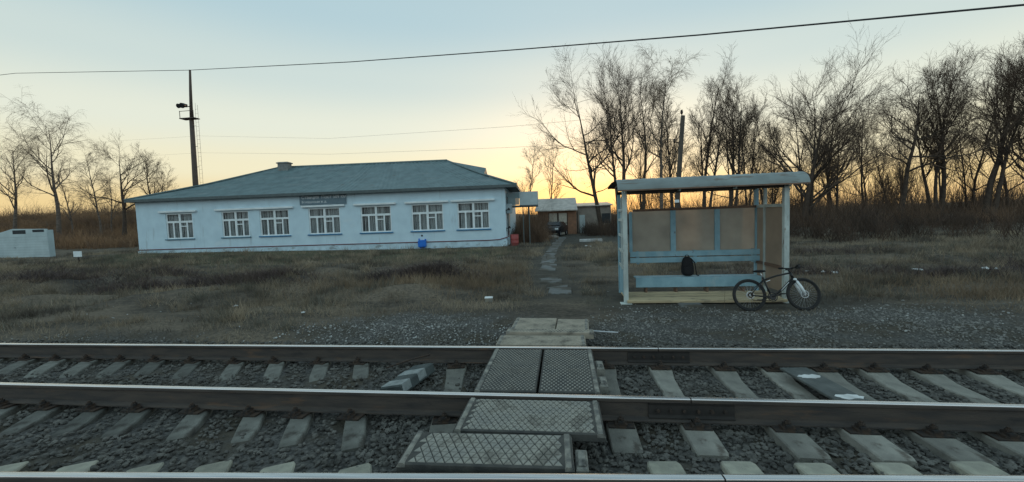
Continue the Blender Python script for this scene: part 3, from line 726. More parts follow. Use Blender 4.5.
# ------------------------------------------------------------------ passenger shelter
sh = empty('waiting_shelter', (0,0,0), 0, 'open-fronted pale blue waiting shelter with curved roof and bench', 'shelter')
X0, X1, Y0, Y1, GZ = 1.405, 4.81, 9.38, 10.72, -.17
for x, y, w, m in ((X0,Y0,.048,M_shelter_pale),(X1,Y0,.05,M_shelter_pale),(X0+.06,Y1,.04,M_shelter),(X1,Y1,.04,M_shelter),(X1,10.28,.032,M_shelter_pale)):
    MB().box(x-w,x+w,y-w,y+w,GZ,2.46, bev=.006).build('post', m, sh)
b = MB(); b.box(X0-.13,X0+.12,Y0-.1,Y0+.1,GZ-.02,GZ+.03, bev=.01); b.build('post_foot', M_shelter_pale, sh)
# roof sheet: curls down at the front
def arch():
    prof = []
    for k in range(13):
        a = PI - (PI*.58)*k/12
        prof.append((9.46+.36*math.cos(a), 2.43+.26*math.sin(a)))
    prof += [(10.2,2.68),(10.9,2.64),(11.05,2.60)]
    return prof
pr = arch(); inner = [(y+(.012 if y < 9.2 else 0), z-.018) for y, z in pr]
vs = []; fs = []
nx = 120; xa, xb = 1.22, 5.14
b = MB(); n = len(pr)
for k in range(nx+1):
    x = xa+(xb-xa)*k/nx; w = .004*math.sin(x*2*PI/.18)
    vs += [(x, y, z+w) for y, z in pr]
for k in range(nx):
    for j in range(n-1): fs.append((k*n+j, (k+1)*n+j, (k+1)*n+j+1, k*n+j+1))
b.add(vs, fs, True); rf = b.build('roof', M_shelter_roof, sh, fix=False)
vs2 = [(x, y+.0, z-.02) for x, y, z in vs]
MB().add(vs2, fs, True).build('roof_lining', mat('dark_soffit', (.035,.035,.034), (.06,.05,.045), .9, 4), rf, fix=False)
for x in (X0, X0+1.16, X0+2.32, X1):
    MB().tube([(x,9.36,2.40),(x,9.2,2.38),(x,9.14,2.46),(x,9.2,2.56),(x,9.4,2.645),(x,10.2,2.64),(x,10.9,2.60)], .02, 6).build('rib', M_shelter_pale, rf)
b = MB(); b.box(xa,xb,9.10,9.125,2.405,2.435); b.build('drip_edge', M_brown_rail, rf)
b = MB(); b.box(X0,X1,Y0-.04,Y0+.04,2.36,2.45); b.box(X0,X1,Y1-.04,Y1+.04,2.40,2.48); b.build('beam', mat('dark_timber', (.06,.048,.04), (.09,.07,.055), .8, 6), sh)
b = MB(); b.box(1.80,4.82,Y1-.06,Y1-.02,1.95,2.01); b.build('top_rail', M_brown_rail, sh)
M_poly = glassy('smoky_sheet', (.52,.485,.43), .74, .5, .75)
for a, c in ((1.79,2.74),(2.87,3.81),(3.94,4.79)):
    MB().box(a, c, Y1-.01, Y1+.002, .90, 1.95).build('panel', M_poly, sh)
for x, w in ((1.75,.035),(2.805,.062),(3.875,.062)):
    MB().box(x-w,x+w,Y1-.035,Y1+.03,.90,1.95).build('mullion', M_shelter, sh)
MB().box(1.70,4.82,Y1-.20,Y1-.165,.79,.925, bev=.006).build('backrest_board', M_shelter, sh)
MB().box(1.70,4.82,Y1-.20,Y1-.165,.635,.765, bev=.006).build('backrest_board', M_shelter, sh)
for x in (1.9, 3.3, 4.7): MB().box(x-.03,x+.03,Y1-.165,Y1-.04,.60,.93).build('bracket', M_shelter, sh)
MB().box(1.76,4.66,10.14,10.48,.285,.315, bev=.005).build('seat', M_shelter, sh)
MB().box(1.76,4.66,10.12,10.138,.075,.312, bev=.004).build('seat_apron', M_shelter, sh)
for x in (2.02, 2.74, 3.46, 4.3):
    MB().box(x-.022,x+.022,10.18,10.4,GZ,.075).build('leg', M_brown_rail, sh)
for k in range(9):
    y = 9.26+k*.118
    MB().box(1.42,4.80,y,y+.112,-.10+.003*(k%2),-.065+.003*(k%2), bev=.004).build('deck_board', M_deck, sh)
b = MB(); b.box(1.42,4.80,9.275,9.30,-.128,-.102); b.build('deck_edge', M_deck, sh)
# left side: ladder-like frame of rungs; right side: smoky sheet between rails
SM = T(X0, Y0, 0) @ RZ(-math.atan2(.05, Y1-Y0)); SL = Y1-Y0
b = MB(); b.box(-.03,.03,.55,.61,.55,2.3, SM)
for z in (.62, 1.0, 1.38, 1.76, 2.0): b.box(-.022,.022,.06,SL-.05,z-.03,z+.03, SM)
b.build('side_frame', M_shelter_pale, sh)
MB().box(-.006,.006,.06,SL-.05,-.05,.58, SM).build('side_panel', M_shelter, sh)
MB().box(-.004,.004,.06,SL-.05,.66,1.72, SM).build('side_glazing', glassy('side_glass', (.25,.32,.34), .45, .2), sh)
for z, m in ((1.98, M_shelter_pale),(.60, M_brown_rail)): MB().box(X1-.03,X1+.03,Y0+.05,Y1-.04,z-.035,z+.035).build('side_rail', m, sh)
MB().box(X1-.005,X1+.005,Y0+.06,Y1-.05,.05,1.94).build('side_sheet', glassy('brown_sheet', (.36,.29,.225), .72, .5, .7), sh)
b = MB(); b.box(-.25,.25,-.16,.16,-.08,.08, bev=.03); o = b.build('stone_step', M_pathc); o.location = (2.75,9.12,-.20); tag(o, 'flat stone under the front edge of the shelter deck', 'stone')

# backpack leaning on the bench back
bp = empty('backpack', (3.05,10.36,.318), 0, 'black backpack leaning on the bench in the shelter', 'backpack')
def blob(cx, cy, cz, w, d, h, e1=.55, n=20, m=14, taper=.2, lean=0):
    vs = []; fs = []
    sg = lambda v, p: math.copysign(abs(v)**p, v)
    for j in range(m+1):
        ph = -PI/2+PI*j/m
        for i in range(n):
            t = 2*PI*i/n; c = sg(math.cos(ph), e1); z = sg(math.sin(ph), e1)
            k = 1-taper*(z*.5+.5)
            vs.append((cx+w*c*sg(math.cos(t), e1)*k, cy+d*c*sg(math.sin(t), e1)*k+lean*(z+1)*h, cz+h*z))
    for j in range(m):
        for i in range(n): fs.append((j*n+i, j*n+(i+1)%n, (j+1)*n+(i+1)%n, (j+1)*n+i))
    return vs, fs
b = MB(); v, f = blob(0,0,.235,.165,.10,.235,.6, taper=.32, lean=.06); b.add(v, f, True); b.build('bag_body', M_black, bp)
b = MB(); v, f = blob(0,-.10,.14,.12,.05,.12,.6, taper=.15, lean=.08); b.add(v, f, True); b.build('front_pocket', M_black, bp)
b = MB(); b.tube([(-.04,.04,.46),(-.035,.04,.50),(0,.045,.515),(.035,.04,.50),(.04,.04,.46)], .009, 6); b.build('top_handle', M_black, bp)
b = MB(); b.tube([(.10,.05,.42),(.17,.0,.32),(.19,-.02,.16),(.20,-.06,.02),(.24,-.10,.006)], .013, 6); b.build('shoulder_strap', M_black, bp)

# ------------------------------------------------------------------ mountain bike leaning on the front post
bk = empty('bicycle', (4.36, 8.76, -.205), R(2.5), 'black mountain bike with white fork leaning on the right shelter post', 'bicycle')
bk.rotation_euler = (R(-13), 0, R(2.5)); bk.scale = (.98,.98,.98)
rw = (-.545,0,.345); fw = (.545,0,.345); bb = (-.10,0,.30)
st = (-.235,0,.72); ht = (.335,0,.80); hb = (.375,0,.69)
f = MB()
f.tube([bb, st], .018, 10); f.tube([(-.215,0,.66), (.05,0,.745), ht], .019, 10); f.tube([bb, (.15,0,.47), hb], .024, 10)
f.tube([ht, hb], .026, 10)
for s in (-1,1):
    f.tube([(-.10,s*.03,.30), (-.3,s*.055,.315), (-.545,s*.06,.345)], .011, 8); f.tube([(-.215,s*.02,.66), (-.4,s*.055,.5), (-.545,s*.06,.345)], .010, 8)
f.build('bike_frame', M_blackmetal, bk)
f = MB()
for a, c in (((-.19,.62),(-.10,.655)),((.10,.432),(.27,.60)),): f.box(0,0,0,0,0,0) if 0 else f.tube([(a[0],-.022,a[1]), (c[0],-.024,c[1])], .0075, 6)
f.build('frame_decal', M_whitegloss, bk)
f = MB(); f.tube([(-.235,0,.72), (-.275,0,.825)], .014, 8); sp = f.build('seatpost', M_silver, bk)
b = MB(); v, fc = blob(0,0,0,.135,.065,.028,.8, taper=.1); v = [(x*1.0-.285, y*(1.0 if x < 0 else 1-.75*x/.135), z+.85) for x,y,z in v]; b.add(v, fc, True); b.build('saddle', M_black, bk)
fk = MB()
for s in (-1,1):
    fk.tube([(.41,s*.065,.62), (.48,s*.065,.49), (.545,s*.065,.345)], [.024,.031,.024], 10)
fk.tube([(.388,-.075,.66),(.388,.075,.66)], .022, 8)
fk.build('fork', M_whitegloss, bk)
fk = MB()
for s in (-1,1): fk.tube([(.385,s*.065,.67), (.425,s*.065,.59)], .014, 8)
fk.build('fork_stanchion', M_silver, bk)
b = MB(); b.tube([ht, (.30,0,.88)], .02, 8); b.tube([(.30,0,.88), (.38,0,.90)], .018, 8); b.build('stem', M_blackmetal, bk)
hbp = [(.335,-.27,.925), (.37,-.13,.905), (.38,0,.90), (.37,.13,.905), (.335,.27,.925)]
hb_ = MB().tube(hbp, .013, 8).build('handlebar', M_blackmetal, bk)
for s in (-1,1):
    MB().tube([(.338,s*.25,.923), (.318,s*.36,.93)], .021, 8).build('grip', M_rubber, hb_)
    b = MB(); b.tube([(.37,s*.2,.905),(.42,s*.24,.90),(.43,s*.34,.885)], .008, 6); b.box(.36,.43,s*.18-.03,s*.18+.03,.87,.92, bev=.01); b.build('brake_lever', M_blackmetal, hb_)
for c in (rw, fw):
    wh = empty('wheel', c); wh.parent = bk
    MB().ring((0,0,0), .318, .027, 'y', 48, 10).build('tyre', M_rubber, wh)
    MB().ring((0,0,0), .286, .011, 'y', 48, 6, 1.3).build('rim', M_blackmetal, wh)
    b = MB()
    for k in range(28):
        a = 2*PI*k/28; s = 1 if k % 2 else -1
        b.tube([(.025*math.cos(a+.9), s*.028, .025*math.sin(a+.9)), (.28*math.cos(a), 0, .28*math.sin(a))], .0014, 3, False)
    b.build('spokes', M_silver, wh)
    b = MB(); b.tube([(0,-.055,0),(0,.055,0)], .022, 10); b.build('hub', M_silver, wh)
    b = MB(); b.ring((0,-.045,0), .075, .007, 'y', 28, 6, .3)
    for k in range(5): b.tube([(0,-.045,0), (.075*math.cos(k*1.257), -.045, .075*math.sin(k*1.257))], .004, 4)
    b.build('brake_disc', M_silver, wh)
b = MB(); b.tube([(bb[0],-.038,bb[2]),(bb[0],-.052,bb[2])], .07, 24); b.ring((bb[0],-.045,bb[2]), .092, .010, 'y', 28, 6, .5); b.ring((bb[0],-.05,bb[2]), .055, .008, 'y', 24, 6, .5)
for k in range(4): b.tube([(bb[0],-.045,bb[2]), (bb[0]+.085*math.cos(k*PI/2+.5), -.045, bb[2]+.085*math.sin(k*PI/2+.5))], .009, 5)
ck = b.build('crankset', M_blackmetal, bk)
for s, a in ((-1,.35),(1,.35+PI)):
    b = MB(); p1 = (bb[0]+.172*math.cos(a), s*.09, bb[2]+.172*math.sin(a)); b.tube([(bb[0],s*.06,bb[2]), p1], .012, 6); b.build('crank_arm', M_blackmetal, ck)
    b = MB(); b.box(p1[0]-.05,p1[0]+.05,min(s*.10,s*.19),max(s*.10,s*.19),p1[2]-.012,p1[2]+.012, bev=.006); b.build('pedal', M_rubber, ck)
b = MB(); b.tube([(bb[0],-.05,bb[2]+.08), (rw[0],-.05,rw[2]+.04)], .006, 5); b.tube([(bb[0],-.05,bb[2]-.08), (rw[0]+.04,-.05,rw[2]-.11), (rw[0],-.05,rw[2]-.04)], .006, 5); b.ring((rw[0],-.05,rw[2]), .045, .01, 'y', 18, 6, .9); b.build('chain', M_clip, bk)

# ------------------------------------------------------------------ mast, pole, wires
ms = empty('light_mast', (-36.3,36,0), 0, 'tall slim mast with floodlights and ladder behind the blue building', 'mast')
b = MB(); b.tube([(0,0,-.2),(.02,0,6.5),(.16,0,12.8)], [.27,.24,.19], 10); b.build('lower_pole', M_mast, ms)
b = MB(); b.tube([(.16,0,12.8),(.30,0,15.5),(.42,0,17.45)], [.15,.12,.09], 8); b.build('upper_pole', M_mast, ms)
b = MB(); b.box(-.85,.75,-.35,.35,12.72,12.80); 
for x in (-.8,.7): b.tube([(x,-.3,12.8),(x,-.3,13.5)], .03, 5)
b.tube([(-.8,-.3,13.45),(.7,-.3,13.45)], .03, 5); b.build('platform', M_mast, ms)
for x, z, s in ((-.75,14.0,.30),(-.38,14.05,.30)):
    b = MB(); b.tube([(x,-.15,z+.04),(x,-.45,z-.06)], [s*.55,s*.75], 12); b.box(x-.12,x+.12,-.15,.1,z-.14,z+.16, bev=.03); b.build('floodlight', M_blackmetal, ms)
b = MB(); b.tube([(-.95,0,13.95),(.3,0,13.95)], .045, 6); b.build('crossarm', M_mast, ms)
b = MB(); b.tube([(.62,-.1,5.0),(.72,-.1,12.8),(.80,-.1,14.2)], .011, 5); b.tube([(.95,-.1,5.0),(1.02,-.1,12.8),(1.02,-.1,14.0)], .011, 5)
z = 5.2
while z < 14: b.tube([(.62+(z-5)*.012,-.1,z),(.95+(z-5)*.009,-.1,z)], .008, 4); z += .42
for z in (6,8,10,12): b.tube([(.1,0,z),(.7,-.1,z)], .02, 4)
b.build('ladder', M_mast, ms)
po = empty('utility_pole', (4.92,18,0), 0, 'weathered wooden utility pole with insulators standing behind the shelter', 'utility pole')
b = MB(); b.tube([(-.12,0,-.3),(.0,0,2.6),(.25,0,5.95)], [.115,.105,.085], 10); b.build('pole', M_wood_pole, po)
b = MB(); b.tube([(.14,-.02,4.85),(-.12,-.05,4.83)], .018, 5); b.tube([(.24,0,5.85),(.20,0,6.05)], .018, 5); b.build('hook', M_clip, po)
b = MB(); b.tube([(-.12,-.05,4.83),(-.12,-.05,4.90),(-.12,-.05,5.0)], [.04,.06,.035], 8); b.build('insulator', M_clip, po)
b = MB(); b.tube([(.20,0,6.03),(.20,0,6.10),(.20,0,6.2)], [.04,.06,.035], 8); b.build('insulator', M_clip, po)
b = MB(); b.box(-.16,.02,-.15,-.12,2.3,2.42); b.build('number_tag', M_white, po)
def wire(pts, r, label, cat='wire', group='overhead wires'):
    out = []
    for a, c in zip(pts[:-1], pts[1:]):
        a, c = Vector(a), Vector(c); n = 10
        for k in range(n): out.append(a.lerp(c, k/n))
    out.append(Vector(pts[-1]))
    o = MB().tube(out, r, 5).build('overhead_wire', M_wire); return tag(o, label, cat, group)
wire([(-150,62,30.0),(-62.5,40,20.6),(-35.88,36,17.43),(-13.88,26.02,12.71),(-2.27,20.31,10.22),(5.29,16.19,8.48),(8.95,13.94,7.59),(11.71,12,6.82),(13.8,10.2,6.1)], .028, 'thick black overhead wire slanting across the whole sky past the mast')
wire([(-95,52,15.4),(-44.2,45,13.3),(-20,33,9.3),(-3.0,23.5,7.2),(5.12,18,6.16)], .006, 'upper of two thin wires running from the wooden pole towards the mast')
wire([(-95,52,12.8),(-44.4,45,11.25),(-20,33,7.95),(-3.0,23.5,6.0),(4.8,17.95,4.98)], .006, 'lower of two thin wires running from the wooden pole to the left')

# ------------------------------------------------------------------ shed, small sign, garages, car
sd = empty('shed', (-41.75,26,0), 0, 'pale panelled shed with dark openings under its top at the far left', 'shed')
b = MB(); b.prism([(-2.6,-.6),(2.5,-.6),(2.42,2.28),(-.72,2.36),(-2.6,1.95)], 0, .08, 'y'); b.box(2.36,2.44,.08,.4,-.6,2.2); b.box(-2.6,-2.52,.08,.4,-.6,1.9); b.box(-2.52,2.36,.34,.4,-.6,1.9); b.build('wall', M_shed, sd)
b = MB(); b.box(-2.5,2.34,.1,.38,1.86,1.92); b.build('roof', M_fascia, sd)
for a, c in ((-.70,.50),(1.15,2.2)):
    b = MB(); b.box(a,c,-.012,-.004,1.95 if a < 0 else 2.05,2.24); b.build('opening', M_dark, sd)
b = MB()
for k in range(12): b.box(-2.58,2.44,-.012,-.001,-.5+k*.2,-.49+k*.2)
b.tube([(-.6,-.03,.9),(-.6,-.06,.9)], .05, 6); b.build('panel_seam', mat('seam_grey', (.30,.37,.39), None, .8, 4), sd)  # thin strips a little darker than the panels mark the seams
sg = empty('marker_sign', (-30.76,21.8,G(-30.76,21.8)), 0, 'small white rectangular marker sign on a short post in the grass', 'sign')
MB().tube([(0,0,-.1),(0,0,.50)], .04, 8).build('post', M_clip, sg)
MB().box(-.30,.30,-.05,-.02,.44,.80, bev=.01).build('plate', M_white, sg)
ga = empty('garage', (0,0,0), 0, 'brick garage with pale double doors and shiny lean-to roof', 'garage')
b = MB(); b.box(-2.7,-1.55,44,44.2,-.4,2.5); b.box(.55,1.5,44,44.2,-.4,2.5); b.box(-1.55,.55,44,44.2,2.2,2.5); b.box(-2.7,-2.5,44.2,49,-.4,2.5); b.box(1.3,1.5,44.2,49,-.4,2.5); b.box(-2.5,1.3,48.8,49,-.4,2.9); b.build('wall', M_brick, ga)
b = MB(); b.prism([(43.5,2.42),(49.3,3.95),(49.3,4.03),(43.5,2.52)], -2.95, 1.62, 'x'); b.build('roof', M_garageroof, ga)
for a, c in ((-1.54,-.52),(-.48,.54)):
    d = MB().box(a,c,44.05,44.12,-.35,2.19).build('door', M_garagedoor, ga)
    f = MB(); f.box(a,c,44.02,44.05,1.05,1.13); f.box(a,a+.07,44.02,44.05,-.35,2.19); f.box(c-.07,c,44.02,44.05,-.35,2.19); f.build('door_batten', M_clip, d)
ou = empty('outbuilding', (0,0,0), 0, 'plain grey-brown outbuilding behind the tree trunks beside the brick garage', 'outbuilding')
MB().box(1.7,5.4,46,51,-.4,2.9).build('wall', M_greywall, ou)
b = MB(); b.prism([(45.7,2.85),(51.3,3.3),(51.3,3.4),(45.7,2.95)], 1.66, 5.6, 'x'); b.build('roof', M_garageroof, ou)
MB().box(4.4,5.3,45.96,46,.9,2.0).build('window', M_dark, ou)
MB().box(1.9,2.5,45.96,46,-.3,1.9).build('door', M_shed, ou)
# car: dark hatchback seen from its front left
ca = empty('parked_car', (-.70,41.2,G(-.7,41.2)), R(-104), 'dark hatchback parked in front of the garage doors', 'car')
prof = [(-1.95,.35),(-1.98,.75),(-1.85,.98),(-1.45,1.05),(-.95,1.42),(.55,1.45),(1.05,1.08),(1.85,.92),(1.98,.62),(1.96,.35)]
b = MB(); b.prism([(x,z) for x,z in prof[:4]]+[(1.05,1.06)]+prof[7:], -.80, .80, 'y'); b.build('body', M_car, ca)
b = MB(); b.add([(-1.45,-.74,1.05),(-.95,-.60,1.42),(.55,-.60,1.45),(1.12,-.74,1.06),(-1.45,.74,1.05),(-.95,.60,1.42),(.55,.60,1.45),(1.12,.74,1.06)], [(0,1,2,3),(4,5,6,7),(1,5,6,2),(0,4,5,1),(3,2,6,7)]); b.build('cabin', M_car, ca)
b = MB(); b.add([(.60,-.55,1.43),(1.09,-.66,1.10),(1.09,.66,1.10),(.60,.55,1.43)], [(0,1,2,3)]); o = b.build('windscreen', M_carglass, ca); o.location = (.012,0,.012)
b = MB()
for s in (-1,1): b.add([(-1.2,s*.71,1.10),(-.88,s*.635,1.37),(.48,s*.635,1.40),(.92,s*.72,1.10)], [(0,1,2,3)])
b.build('side_window', M_carglass, ca)
for x in (-1.25,1.25):
    for s in (-1,1):
        w = empty('wheel', (x,s*.74,.30)); w.parent = ca
        MB().ring((0,0,0), .22, .085, 'y', 24, 8).build('tyre', M_rubber, w)
        MB().tube([(0,-.06,0),(0,.06,0)], .17, 12).build('rim', M_silver, w)
for s in (-1,1): MB().box(1.86,1.99,s*.58-.16,s*.58+.16,.66,.84, bev=.03).build('headlight', M_whitegloss, ca)
o = MB().box(-.85,.85,-.3,.3,-.1,.18, bev=.02).build('kerb_slab', mat('pale_kerb_stone', (.42,.44,.44), (.3,.3,.3), .8, 3)); o.location = (2.1,31.2,G(2.1,31.2)); tag(o, 'long pale slab lying on bare ground behind the shelter', 'slab')
o = MB().box(-.7,.7,-.5,.5,-.1,.25, bev=.08).build('sheeted_heap', M_greywall); o.location = (-1.2,37.6,G(-1.2,37.6)); o.rotation_euler = (R(4),R(3),R(20)); tag(o, 'low pale heap lying in front of the dark car', 'heap')
# small concrete marker left of the path
e = empty('cable_marker', (-1.86,9.62,G(-1.86,9.62)), R(8), 'short concrete marker stub with white top left of the footpath', 'marker')
MB().box(-.09,.09,-.07,.07,-.1,.10, bev=.01).build('stub', M_conc, e)
MB().box(-.10,.10,-.08,.08,.10,.125, bev=.006).build('white_top', M_whitegloss, e)
# scraps of white litter
LIT = [(7.84,13.97,.10,'small white scrap, leftmost of the litter in the grass right of the bicycle'),(8.2,13.8,.12,'white scrap beside the leftmost scrap in the grass right of the bicycle'),(8.5,13.75,.16,'largest white scrap in the grass right of the bicycle'),(11.28,14.3,.16,'pale scrap in the middle of the dark grass on the right'),(13.0,14.0,.22,'crumpled white bag in the dark grass at the far right'),(1.55,25.6,.25,'white rag lying on bare ground right of the footpath'),(-8.5,9.3,.09,'white scrap in the rough grass below the leftmost dark scrub'),(-5.9,8.3,.07,'tiny white scrap near the gravel left of the crossing')]
for i, (x, y, s, l) in enumerate(LIT):
    rr = random.Random(i+40); n = 5; vs = []; fs = []
    for a in range(n):
        for c in range(n): vs.append((s*(a/(n-1)-.5)*1.6, s*(c/(n-1)-.5), s*.35*rr.random()+.02))
    for a in range(n-1):
        for c in range(n-1): fs.append((a*n+c, a*n+n+c, a*n+n+c+1, a*n+c+1))
    vs += [(x_, y_, z_-.012) for x_, y_, z_ in vs]; fs += [tuple(k+n*n for k in f) for f in fs]
    o = MB().add(vs, fs).build('litter_scrap', M_paper); o.location = (x, y, G(x, y)+.03); o.rotation_euler = (0,0,rr.random()*3); tag(o, l, 'litter', 'scraps of white litter')

# ------------------------------------------------------------------ trees
def tube_block(P, Rd, sides):
    """P (N,K,3) centre lines, Rd (N,K) radii -> verts, quads"""
    N_, K = Rd.shape
    d = np.gradient(P, axis=1); d /= np.linalg.norm(d, axis=2, keepdims=True)+1e-9
    ref = np.where(np.abs(d[:,:1,1:2]) < .8, np.array([.31,.87,.38]), np.array([1.,.1,.1]))
    a = np.cross(d, np.broadcast_to(ref, d.shape)); a /= np.linalg.norm(a, axis=2, keepdims=True)+1e-9; b = np.cross(d, a)
    t = np.arange(sides)*2*PI/sides
    V = P[:,:,None]+Rd[:,:,None,None]*(a[:,:,None]*np.cos(t)[None,None,:,None]+b[:,:,None]*np.sin(t)[None,None,:,None])
    k = np.arange(sides); q = np.stack([k, (k+1)%sides, (k+1)%sides+sides, k+sides], -1)
    F = (q[None]+sides*np.arange(K-1)[:,None,None]).reshape(-1,4)
    F = F[None]+K*sides*np.arange(N_)[:,None,None]
    return V.reshape(-1,3), F.reshape(-1,4)
def blocks_mesh(name, bl, m, parent):
    Vs, Fs, off = [], [], 0
    for P, Rd, sd in bl:
        V, F = tube_block(P, Rd, sd); Vs.append(V); Fs.append(F+off); off += len(V)
    return raw_mesh(name, np.concatenate(Vs), np.concatenate(Fs), m, parent, smooth=True)
def grow(seed, H, r0, trunks=1, spread=.5, up=.12, n1=9, n2=8, n3=7, n4=4, first=.3, len1=.42, wig=.16, droop=0, lean=(0,0), twig=.0095, fall=.45):
    r = np.random.RandomState(seed)
    def nrm(v): return v/(np.linalg.norm(v, axis=-1, keepdims=True)+1e-9)
    def axes(p, d, L, ra, re, n, w, trop):
        P = [p]; d = nrm(d)
        for i in range(n):
            d = d+r.randn(*d.shape)*w; d[:,2] += trop; d = nrm(d); P.append(P[-1]+d*(L/n)[:,None])
        return np.stack(P, 1), ra[:,None]+(re-ra)[:,None]*np.linspace(0,1,n+1)[None]
    def kids(P, Rd, L, n, f0, ang, short):
        N_, K = Rd.shape
        t = f0+(1-f0)*((np.arange(n)[None]+r.rand(N_,n))/n)
        u = np.minimum(t, .999)*(K-1); i = u.astype(int); fr = u-i; row = np.arange(N_)[:,None]
        p = P[row,i]*(1-fr[...,None])+P[row,i+1]*fr[...,None]; d = nrm(P[row,i+1]-P[row,i]); ra = Rd[row,i]*(1-fr)+Rd[row,i+1]*fr
        v = r.randn(N_,n,3); v -= d*(v*d).sum(-1,keepdims=True); v = nrm(v); A = ang*(.65+.7*r.rand(N_,n))[...,None]
        d2 = d*np.cos(A)+v*np.sin(A); l = L[:,None]*(1-short*t)*(.6+.65*r.rand(N_,n))
        return p.reshape(-1,3), d2.reshape(-1,3), l.ravel(), ra.ravel()
    a = r.rand(trunks)*2*PI+np.arange(trunks)*2*PI/trunks; tl = np.zeros(1) if trunks == 1 else .07+.12*r.rand(trunks)
    d = np.stack([np.cos(a)*tl+lean[0], np.sin(a)*tl*.6+lean[1], np.ones(trunks)], -1)
    p = np.stack([np.cos(a)*.3*(trunks>1), np.sin(a)*.3*(trunks>1), np.full(trunks,-.3)], -1)
    Lh = H*np.where(np.arange(trunks)==0, 1, .8+.18*r.rand(trunks)); rr = r0*np.where(np.arange(trunks)==0, 1, .75)
    T0 = axes(p, d, Lh, rr, np.full(trunks, twig*1.6), 14, wig*.22, .035)
    big = [(*T0, 7)]
    q = kids(*T0, Lh*len1*1.22, n1, first, spread, fall)
    T1 = axes(q[0], q[1], q[2], np.minimum(q[3]*.62, .024+q[2]*.014), np.full(len(q[2]), twig*1.3), 8, wig*.75, up); big.append((*T1, 5))
    q = kids(*T1, q[2]*.60, n2, .15, .62, .4)
    T2 = axes(q[0], q[1], q[2], np.minimum(q[3]*.65, .010+q[2]*.011), np.full(len(q[2]), twig*.9), 5, wig*.75, up*.8-droop*.4); fine = [(*T2, 4)]
    q = kids(*T2, q[2]*.60, n3, .10, .6, .35)
    T3 = axes(q[0], q[1], q[2], np.minimum(q[3]*.7, twig), np.full(len(q[2]), twig*.6), 4 if droop else 3, wig*.6, up*.6-droop); fine.append((*T3, 3))
    if n4:
        q = kids(*T3, q[2]*(1.0 if droop else .6), n4, .15, .55, .3)
        T4 = axes(q[0], q[1], np.maximum(q[2], .3), np.full(len(q[2]), twig*.62), np.full(len(q[2]), twig*.4), 3, wig*.5, up*.4-droop); fine.append((*T4, 3))
    return big, fine
def tree(label, x, y, seed, birch=False, group='bare trees along the skyline', name='bare_tree', z=None, **kw):
    big, fine = grow(seed, **kw)
    e = empty(name, (x, y, G(x, y) if z is None else z), 0, label, 'tree', group)
    blocks_mesh('trunk', big, M_birch if birch else M_bark, e)
    blocks_mesh('crown', fine, M_birchtwig if birch else M_twig, e)
    return e
A_ = dict(n1=15, n2=10, n3=6, n4=4)
B_ = dict(n1=13, n2=9, n3=6, n4=3)
S_ = dict(n1=11, n2=7, n3=5, n4=3)
tree('wide-crowned bare tree with long arms reaching left over the garage', 4.3, 46, 11, H=16.0, r0=.28, spread=1.05, first=.22, len1=.56, lean=(-.12,0), up=.06, **A_)
tree('tallest forked bare tree just left of the shelter roof', 6.0, 44, 12, H=15.2, r0=.30, trunks=2, spread=.7, first=.38, len1=.36, **A_)
tree('slim bare tree between the tallest forked tree and the droopy one', 9.1, 47, 13, H=16.7, r0=.24, spread=.6, first=.38, len1=.30, **B_)
tree('fine-twigged drooping birch rising behind the left half of the shelter', 10.6, 45, 14, True, H=16.6, r0=.22, spread=.6, first=.38, len1=.26, droop=.22, **A_)
tree('straight thin tree close behind the wooden utility pole', 12.6, 48, 15, H=14.8, r0=.2, spread=.5, first=.38, len1=.26, **B_)
tree('upright many-stemmed tree behind the middle of the shelter', 15.1, 45, 16, H=14.8, r0=.24, trunks=3, spread=.5, first=.38, len1=.28, **B_)
tree('bare tree with rounded top above the shelter right of its middle', 18.2, 46, 17, H=14.9, r0=.25, trunks=2, spread=.6, first=.38, len1=.32, **B_)
tree('round fan-shaped bare tree standing right of the shelter roof', 25.0, 45, 18, H=12.4, r0=.30, trunks=2, spread=.85, first=.15, len1=.62, up=.07, **A_)
tree('low slim tree in the gap right of the fan-shaped tree', 29.2, 47, 19, H=10.8, r0=.16, spread=.6, first=.25, len1=.34, **B_)
tree('crooked bare tree with swept crown left of the right-hand clump', 33.6, 45, 20, H=13.3, r0=.28, spread=1.0, first=.38, len1=.46, lean=(.05,0), up=.05, wig=.2, **A_)
tree('dense multi-stemmed tree, leftmost of the dark right-hand clump', 38.0, 46, 21, H=13.9, r0=.26, trunks=3, spread=.7, first=.38, len1=.36, **A_)
tree('broad dark tree in the middle of the right-hand clump', 40.6, 44, 22, H=14.6, r0=.32, trunks=2, spread=.85, first=.38, len1=.42, **A_)
tree('leaning dark tree at the right edge of the clump', 44.2, 44, 23, H=13.9, r0=.30, trunks=2, spread=.8, first=.25, len1=.40, lean=(.10,0), **A_)
tree('tree cut by the right edge with arms spreading into view', 48.5, 45, 24, H=13.9, r0=.28, trunks=2, spread=.8, first=.38, len1=.42, **A_)
tree('thin young tree filling the gap behind the crooked tree', 31.8, 52, 25, H=12.6, r0=.14, spread=.5, first=.25, len1=.28, **B_)
tree('thin young tree rising behind the dense multi-stemmed tree', 36.4, 54, 26, H=13.5, r0=.15, spread=.5, first=.25, len1=.28, **B_)
tree('slender tree behind the round fan-shaped one', 23.0, 53, 27, H=13.1, r0=.15, spread=.5, first=.25, len1=.28, **B_)
tree('slender stem between the rounded tree and the fan-shaped tree', 21.3, 50, 28, H=12.6, r0=.14, spread=.5, first=.38, len1=.26, **B_)
tree('small pale tree seen over the porch canopy', -4.6, 52, 29, True, H=10.3, r0=.13, spread=.55, first=.2, len1=.30, droop=.05, **S_)
tree('thin sapling in the glow right of the porch canopy', -1.4, 55, 30, H=11.7, r0=.12, spread=.5, first=.2, len1=.26, **S_)
